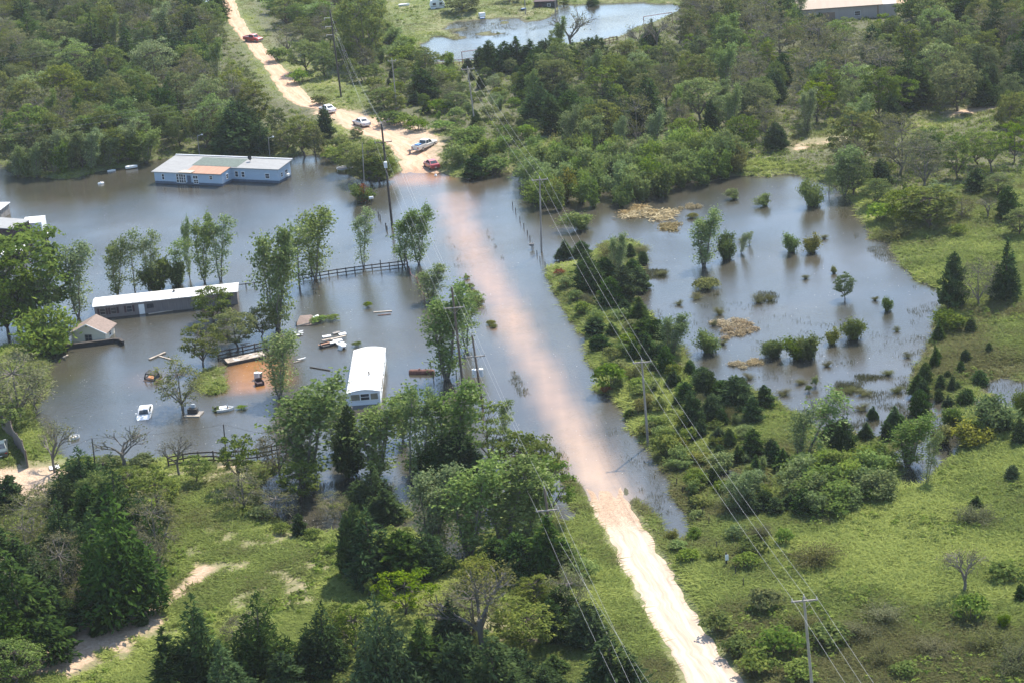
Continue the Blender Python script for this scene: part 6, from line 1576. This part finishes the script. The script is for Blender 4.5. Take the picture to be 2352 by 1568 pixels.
board('bent brown board at the shore by the left edge trees', (1405, 413), (1425, 411), .2, .06, 'grey_wood') if False else None
board('pale board washed up below the red car', (1062, 408), (1080, 412), .25)
board('pale log caught at the edge of the willow thicket', (1182, 405), (1200, 408), .2, .1, 'grey_wood')
board('fallen pale pole on the shore behind the blue house', (598, 352), (640, 344), .14, .12, 'grey_wood', .4)
board('fallen brown branch behind the green roof patch', (660, 352), (690, 345), .12, .1, 'litter_wood', .3) if False else None
def debris_pile():
    r = random.Random(9)
    specs = [((741, 775), (760, 772), .7, 'white_trim', 'square white board at the upper left of the debris raft'), ((765, 768), (781, 764), .55, 'grey_wood', 'grey board at the top of the debris raft'), ((779, 771), (795, 768), .8, 'white_trim', 'large white board at the upper right of the debris raft'),
             ((740, 785), (765, 779), .35, 'litter_wood', 'splintered brown board at the left of the debris raft'), ((760, 783), (795, 776), .3, 'raw_wood', 'long pale board across the middle of the debris raft'), ((766, 788), (786, 784), .8, 'white_trim', 'white board in the middle of the debris raft'),
             ((776, 796), (793, 792), 1.3, 'roof_white', 'ribbed white panel at the lower right of the debris raft'), ((732, 798), (758, 793), .4, 'roof_orange', 'yellow-brown board at the lower left of the debris raft'), ((758, 794), (776, 790), .6, 'roof_white', 'crumpled white sheet low in the debris raft')]
    for i, (a, b, w, mt, lab) in enumerate(specs):
        board(lab, a, b, w, .10, mt, .02 + .11 * i * .35, r.uniform(-.05, .05), 'debris_board', 'boards of the debris raft')
    p, rz, L = frame((742, 800), (768, 794)); t = empty('sofa', p, rz); tag(t, 'dark upturned sofa floating at the foot of the debris raft', 'sofa')
    MB().box(0, L, 0, .8, -.2, .25).build('seat', M['black'], t, bevel=.05); MB().box(0, L, .803, 1.05, -.2, .6).build('backrest', M['black'], t, bevel=.05)
    for x in (-.2, L + .003): MB().box(x, x + .197, 0, .9, -.2, .42).build('armrest', M['black'], t, bevel=.04)
    p, rz, L = frame((784, 804), (798, 798)); t = empty('washing_machine', p, rz); tag(t, 'white washing machine tipped against the corner of the white trailer', 'appliance'); t.rotation_euler = (.3, .2, rz)
    MB().box(0, .75, 0, .7, -.2, .55).build('cabinet', M['white_trim'], t, bevel=.03); m = MB(); m.tube((.38, -.002, .18), (.38, -.04, .18), .22, n=14); m.build('door', M['black'], t)
debris_pile()
def roof_wreck():
    t = empty('roof_wreck', wp(706, 742), 0.1); tag(t, 'broken slab of brown roofing tilted out of the water', 'wreckage')
    s = ppm(wp(706, 742)); m = MB(); m.slab([(-1.6, -.9, .15), (.9, -1.3, .05), (1.9, -.2, .35), (.6, 1.2, .75), (-.9, 1.0, .85)], .10); m.build('roof_sheet', M['shingle_brown'], t)
    m = MB(); m.slab([(.9, -.2, .42), (1.8, .3, .5), (1.6, .9, .75), (.8, .4, .7)], .06); m.build('torn_sheet', M['white_trim'], t)
    m = MB(); m.tube((-1.4, -1.0, .12), (.2, -.9, .24), .06, n=5); m.build('batten', M['raw_wood'], t)
    m = MB(); m.prism([(-1.0, -.9), (1.0, -.9), (1.0, .12), (-1.0, .7)], 0, -1.55, -1.45); m.build('gable_board', M['black'], t)
roof_wreck()
def lumber_scrap(label, x, y, n, seed):
    r = random.Random(seed); t = empty('board_pile', wp(x, y)); tag(t, label, 'boards')
    for i in range(n):
        a = r.uniform(-.6, .6); l = r.uniform(.5, 1.1); c, s = math.cos(a), math.sin(a); ox, oy = r.uniform(-.6, .6), r.uniform(-.8, .8)
        m = MB(); q = [(ox - c * l / 2, oy - s * l / 2), (ox + c * l / 2, oy + s * l / 2), (ox + c * l / 2 - s * .16, oy + s * l / 2 + c * .16), (ox - c * l / 2 - s * .16, oy - s * l / 2 + c * .16)]
        z = .03 + .05 * i; m.hexa([(u, v, z) for u, v in q], [(u, v, z + .05) for u, v in q]); m.build('board', M['white_trim' if r.random() < .5 else 'litter_wood'], t)
lumber_scrap('small heap of pale splintered boards right of the bushy cottonwood', 682, 768, 6, 1); lumber_scrap('few pale scraps at the corner of the rusty mud yard', 694, 826, 4, 2); lumber_scrap('pale litter floating behind the wooden deck', 560, 792, 5, 3)
def tank():
    p, rz, L = frame((940, 857), (998, 857)); t = empty('storage_tank', p, rz); tag(t, 'long rusty steel tank floating right of the white trailer', 'tank')
    m = MB(); n = 16; R = .42; xs = [0, .06, .2, L - .2, L - .06, L]; rs = [R * .55, R * .86, R, R, R * .86, R * .55]
    for i in range(5): m.tube((xs[i], 0, .12), (xs[i + 1], 0, .12), rs[i], rs[i + 1], n=n, caps=i in (0, 4))
    m.build('shell', M['rust'], t, smooth=True)
    for x in (L * .28, L * .72): m = MB(); m.tube((x - .05, 0, .12), (x + .05, 0, .12), R + .015, n=n); m.build('band', M['rust'], t)
    m = MB(); m.tube((L * .42, 0, .5), (L * .42, 0, .66), .12, n=8); m.build('filler_cap', M['rust'], t)
    p2 = wp(990, 848); t2 = empty('hand_pump', p2); tag(t2, 'dark hand pump standing in the water behind the rusty tank', 'pump')
    MB().tube((0, 0, -.8), (0, 0, .9), .06, n=6).build('standpipe', M['dark_wood'], t2); MB().tube((.1, 0, .9), (-.75, 0, 1.05), .035, n=5).build('handle', M['dark_wood'], t2); MB().tube((0, 0, .6), (-.15, -.2, .45), .04, n=5).build('spout', M['dark_wood'], t2)
tank()
def boat(label, a, b, W, mat='white_trim', stuff=None, h=.35):
    p, rz, L = frame(a, b); t = empty('boat', p, rz); tag(t, label, 'boat')
    st = [0, .25, .55, .8, 1.0]; hw = [.42, .5, .48, .34, .03]; secs = []
    for s, w in zip(st, hw): secs.append([(s * L, -w * W, h), (s * L, -w * W * .7, -.12), (s * L, w * W * .7, -.12), (s * L, w * W, h), (s * L, w * W * .86, h), (s * L, w * W * .55, .02), (s * L, -w * W * .55, .02), (s * L, -w * W * .86, h)])
    loft(secs).build('hull', M[mat], t)
    for s in (.3, .62): MB().box(L * s - .12, L * s + .12, -W * .36, W * .36, h * .55, h * .7).build('thwart', M['raw_wood'], t)
    return t, L
boat('small white boat afloat beside the spreading leafless tree', (160, 1010), (183, 1003), .9)
def cruiser():
    t, L = boat('low white motor boat drifting right of the cluttered raft', (498, 944), (538, 939), 1.3)
    MB().box(L * .15, L * .6, -.38, .38, .1, .50).build('cuddy', M['white_trim'], t, bevel=.08); MB().box(L * .61, L * .66, -.34, .34, .3, .62).build('windscreen', M['sky_glass'], t); MB().box(-.25, -.003, -.15, .15, 0, .6).build('outboard_motor', M['black'], t)
cruiser()
def raft():
    p, rz, L = frame((426, 956), (459, 956)); t = empty('raft', p, rz); tag(t, 'cluttered grey raft beside the dark tree in the flooded yard', 'raft')
    MB().box(0, L, -.1, 1.6, -.05, .12).build('platform', M['grey_wood'], t); MB().box(-.05, L + .05, -.28, -.103, .02, .18).build('front_board', M['raw_wood'], t)
    MB().box(.1, 1.3, .5, 1.3, .123, .75).build('engine_block', M['black'], t, bevel=.05); MB().box(.5, 1.0, .9, 1.25, .753, 1.25).build('seat', M['trans'], t, bevel=.05); MB().box(.05, .55, 1.0, 1.5, .123, .6).build('crate', M['litter_wood'], t); MB().tube((1.35, .7, .123), (1.35, .7, .9), .04, n=6).build('mast', M['grey_wood'], t)
raft()
def barrel(label, x, y, mat, r=.3, h=.85, z=-.15):
    t = empty('barrel', wp(x, y, z)); tag(t, label, 'barrel')
    m = MB(); 
    for i in range(4): m.tube((0, 0, h * i / 4), (0, 0, h * (i + 1) / 4), r * (1, 1.06, 1.06, 1.06)[i], r * (1.06, 1.06, 1.06, 1)[i], n=14)
    m.build('shell', M[mat], t); m = MB(); m.tube((0, 0, h), (0, 0, h + .03), r * .98, n=14); m.build('lid', M['white_trim'], t)
barrel('grey barrel with a white lid in the rusty mud yard', 591, 872, 'trans', .34, 1.0); barrel('green-grey barrel beside the grey barrel', 598, 869, 'trailer_grey', .30, .8)
def chair():
    p = wp(597, 886, -.15); t = empty('armchair', p, .3); tag(t, 'dark red armchair standing in the rusty mud yard', 'chair')
    MB().box(-.4, .4, -.4, .35, .0, .5).build('seat', M['maroon'], t, bevel=.06); MB().box(-.42, .42, .353, .55, .0, 1.0).build('backrest', M['maroon'], t, bevel=.06)
    for x in (-.56, .403): MB().box(x, x + .157, -.4, .5, .0, .68).build('armrest', M['maroon'], t, bevel=.05)
chair()
def trampoline():
    p = wp(792, 392, 0); t = empty('trampoline', p); tag(t, 'round dark trampoline standing in the flood right of the blue house', 'trampoline')
    n = 20; R = 1.4; m = MB()
    m.path([(R * math.cos(2 * math.pi * i / n), R * math.sin(2 * math.pi * i / n), .5) for i in range(n + 1)], .05, 5); m.build('ring', M['chrome'], t)
    m = MB(); m.tube((0, 0, .46), (0, 0, .49), R * .95, n=n); m.build('jumping_mat', M['black'], t)
    for k in range(4): a = k * 1.57 + .5; MB().tube((R * math.cos(a), R * math.sin(a), -.5), (R * math.cos(a), R * math.sin(a), .5), .04, n=5).build('leg', M['chrome'], t)
trampoline()
def mailbox():
    p = gp(854, 468, True); t = empty('mailbox', p); tag(t, 'white mailbox on a dark post in the flood left of the dark pole', 'mailbox')
    MB().tube((0, 0, -.8), (0, 0, .85), .07, n=6).build('post', M['dark_wood'], t)
    m = MB(); pr = [(-.18, .86), (.18, .86)] + [(.18 * math.cos(a), 1.06 + .18 * math.sin(a)) for a in np.linspace(0, math.pi, 7)]; m.prism(pr, 0, -.35, .35); m.build('box', M['white_trim'], t)
    MB().box(.1, .14, -.20, -.183, .95, 1.25).build('flag', M['lamp_red'], t)
    p = gp(1222, 572, True); t = empty('mailbox', p); tag(t, 'grey mailbox on a post in the row right of the drowned road', 'mailbox')
    MB().tube((0, 0, -.8), (0, 0, .5), .06, n=6).build('post', M['dark_wood'], t); m = MB(); m.prism([(a, b - .35) for a, b in pr], 0, -.35, .35); m.build('box', M['grey_wood'], t)
mailbox()
def small(name, label, cat, x, y, build, z=0.0, rz=0.0, k=1.0):
    p = gp(x, y, True) + np.array([0, 0, z]); t = empty(name, p, rz); t.scale = (k, k, k); tag(t, label, cat); build(t)
def _ptank(t): m = MB(); m.tube((-.9, 0, .25), (-.75, 0, .25), .2, .36, n=10); m.tube((-.75, 0, .25), (.75, 0, .25), .36, n=10); m.tube((.75, 0, .25), (.9, 0, .25), .36, .2, n=10); m.build('shell', M['white_trim'], t, smooth=True); MB().tube((0, 0, .6), (0, 0, .78), .14, n=8).build('valve_dome', M['white_trim'], t)
small('propane_tank', 'white propane tank floating left of the blue house', 'tank', 232, 423, _ptank, -.05, .4, .6)
def _dingy(t): loft([[(x, -w, .5), (x, -w * .7, 0), (x, w * .7, 0), (x, w, .5), (x, w * .8, .5), (x, 0, .2), (x, -w * .8, .5)] for x, w in ((-1.3, .5), (-.4, .62), (.6, .5), (1.4, .08))]).build('hull', M['white_trim'], t); MB().box(-.3, -.1, -.5, .5, .3, .36).build('thwart', M['raw_wood'], t)
small('rowing_boat', 'white rowing boat against the trees left of the blue house', 'boat', 302, 388, _dingy, .15, .2, .8)
small('rowing_boat', 'white upturned boat at the far shore left of the blue house', 'boat', 256, 394, _dingy, -.05, .3, .55)
def _box(t): MB().box(-.7, .7, -.5, .5, 0, .8).build('cabinet', M['white_trim'], t, bevel=.04); MB().box(-.72, .72, -.52, .52, .803, .87).build('lid', M['trans'], t, bevel=.02)
def _lowblue(t): MB().box(-.6, .6, -.35, .35, 0, .22).build('tub', M['blue_plastic'], t, bevel=.04); MB().box(-.5, .5, -.25, .25, .2205, .25).build('bottom', M['trans'], t)
small('chest_freezer', 'white chest freezer dumped on the grass left of the top pond', 'freezer', 1107, 36, _box, .1, .4); small('paddling_pool', 'blue plastic tub below the white freezer', 'tub', 1108, 42, _lowblue, .02, .2); small('paddling_pool', 'blue plastic tub beside the black shed at the top', 'tub', 1202, 16, _lowblue, .02, .2)
small('rowing_boat', 'white boat on the grass at the top right of the tall dense tree', 'boat', 928, 14, _dingy, .0, .1)
def _sign(t): MB().box(-.08, .08, -.05, .05, -.6, 1.35).build('post', M['dark_wood'], t); MB().box(-.12, .22, -.08, -.053, .55, 1.15).build('plate', M['white_trim'], t)
small('marker_post', 'dark marker post with a white plate beside the meadow fence', 'post', 1669, 1297, _sign)
def _buoy(t): MB().tube((0, 0, -.1), (0, 0, .3), .28, .18, n=10).build('jug', M['white_trim'], t, smooth=True); MB().tube((0, 0, .3), (0, 0, .42), .07, n=6).build('cap', M['blue_plastic'], t)
small('plastic_drum', 'white plastic drum floating in the water below the red car', 'drum', 1001, 405, _buoy)
def _barr(t): MB().box(-1.6, 1.6, -.04, .04, .55, .85).build('bar', M['raw_wood'], t); [MB().box(x - .06, x + .06, -.3, .3, 0, .9).build('trestle', M['grey_wood'], t) for x in (-1.1, 1.1)]
small('road_barrier', 'broken wooden road barrier behind the white pickup', 'barrier', 954, 352, _barr, 0, .55)
def _pallet(t):
    for i in range(6): MB().box(-.6 + .2 * i, -.46 + .2 * i, -.6, .6, .1, .14).build('slat', M['white_trim'], t)
    for y in (-.5, 0, .5): MB().box(-.62, .56, y - .05, y + .05, 0, .099).build('bearer', M['grey_wood'], t)
small('pallet', 'pale pallet lying on the grass below the plank fence', 'pallet', 126, 1075, _pallet, .05, .3)
# ------------------------------------------------------------------ labels that single out each plant
LM = {'the red pickup': (581,88), 'the rear white car': (752,252), 'the white sedan': (831,284), 'the white pickup': (978,336), 'the red car': (990,380), 'the blue house': (510,395), 'the long grey trailer': (380,700),
      'the cream cottage': (203,765), 'the white trailer': (838,860), 'the drowned white car': (334,964), 'the drowned orange truck': (348,868), 'the wooden deck': (568,828), 'the rusty tank': (968,854), 'the plank fence': (40,1030),
      'the tan barn': (1960,18), 'the white camper': (1008,18), 'the big leafless tree': (1310,118), 'the white sheds': (50,520), 'the pond cottonwood': (1618,612), 'the two tall shore cedars': (2245,700), 'the leaning cottonwood': (1860,1046),
      'the bank pole nearest the pond': (1489,1015), 'the pole left of the willow thicket': (1243,575), 'the tall pole beside the upper road': (784,222), 'the grey pole above the white sedan': (912,270), 'the dark pole at the water': (900,518),
      'the pole in the wood above the thicket': (1092,290), 'the pole in the drowned copse': (1272,1280), 'the transformer pole': (1108,930), 'the lone meadow tree': (2214,1356), 'the bottom right pole': (1866,1560), 'the board fence': (480,1050), 'the washed-out road edge': (1410,1160),
      'the largest yellow-green willow': (2282,986), 'the upper right track': (2210,270), 'the rust-red shrub': (1391,896), 'the left yard post': (218,1076), 'the half-bare tree': (1112,1488), 'the small leafless slope tree': (2268,498),
      'the square grass island': (480,880), 'the wood yard lamp pole': (457,362), 'the top pond': (1260,85), 'the largest south-west cedar': (292,1410)}
ORD = ['', 'second ', 'third ', 'fourth ', 'fifth ', 'sixth ', 'seventh ', 'eighth ', 'ninth ', 'tenth ', 'eleventh ', 'twelfth ']
def label_plants():
    buckets = {}
    for rec in PLANTS:
        o, kind, zone, px, py, h, lab = rec
        nm, desc, cat = NAMES[kind]
        o['category'] = cat
        o['group'] = (desc.split(' ')[-1] + ' plants ' + zone) if zone else desc
        if lab: o['label'] = lab; continue
        if kind not in 'UKDPRWY': desc = ('tall ' if h > 7.2 else 'small ' if h < 3.0 else 'medium ') + desc
        best = min(LM.items(), key=lambda q: (q[1][0] - px) ** 2 + 2.2 * (q[1][1] - py) ** 2)
        dx, dy = px - best[1][0], py - best[1][1]
        rel = ('right of' if dx > 0 else 'left of') if abs(dx) > abs(dy) * 1.5 else ('below' if dy > 0 else 'behind')
        buckets.setdefault((desc, rel, best[0]), []).append((dx * dx + 2.2 * dy * dy, o))
    for (desc, rel, lmk), lst in buckets.items():
        lst.sort(key=lambda q: q[0])
        for i, (_, o) in enumerate(lst):
            if len(lst) == 1: o['label'] = f'{desc} {rel} {lmk}'
            elif i == 0: o['label'] = f'nearest {desc} {rel} {lmk}'
            else: o['label'] = f'{ORD[i] if i < 12 else str(i + 1) + "th "}{desc} {rel} {lmk}'
label_plants()

# ------------------------------------------------------------------ the hazy summer air
def haze():
    m, nt, out = new_mat('haze_air')
    v = nt.nodes.new('ShaderNodeVolumePrincipled')
    v.inputs['Color'].default_value = (.86, .92, 1.0, 1); v.inputs['Density'].default_value = HAZE; v.inputs['Anisotropy'].default_value = .35
    nt.links.new(v.outputs[0], out.inputs['Volume'])
    o = MB().box(-4200, 4200, -4200, 6200, -3.0, CAMH + 6).build('haze', m)
    tag(o, 'thin summer haze over the flooded land', 'haze', kind='stuff')
HAZE = 0.00008
if HAZE > 0: haze()
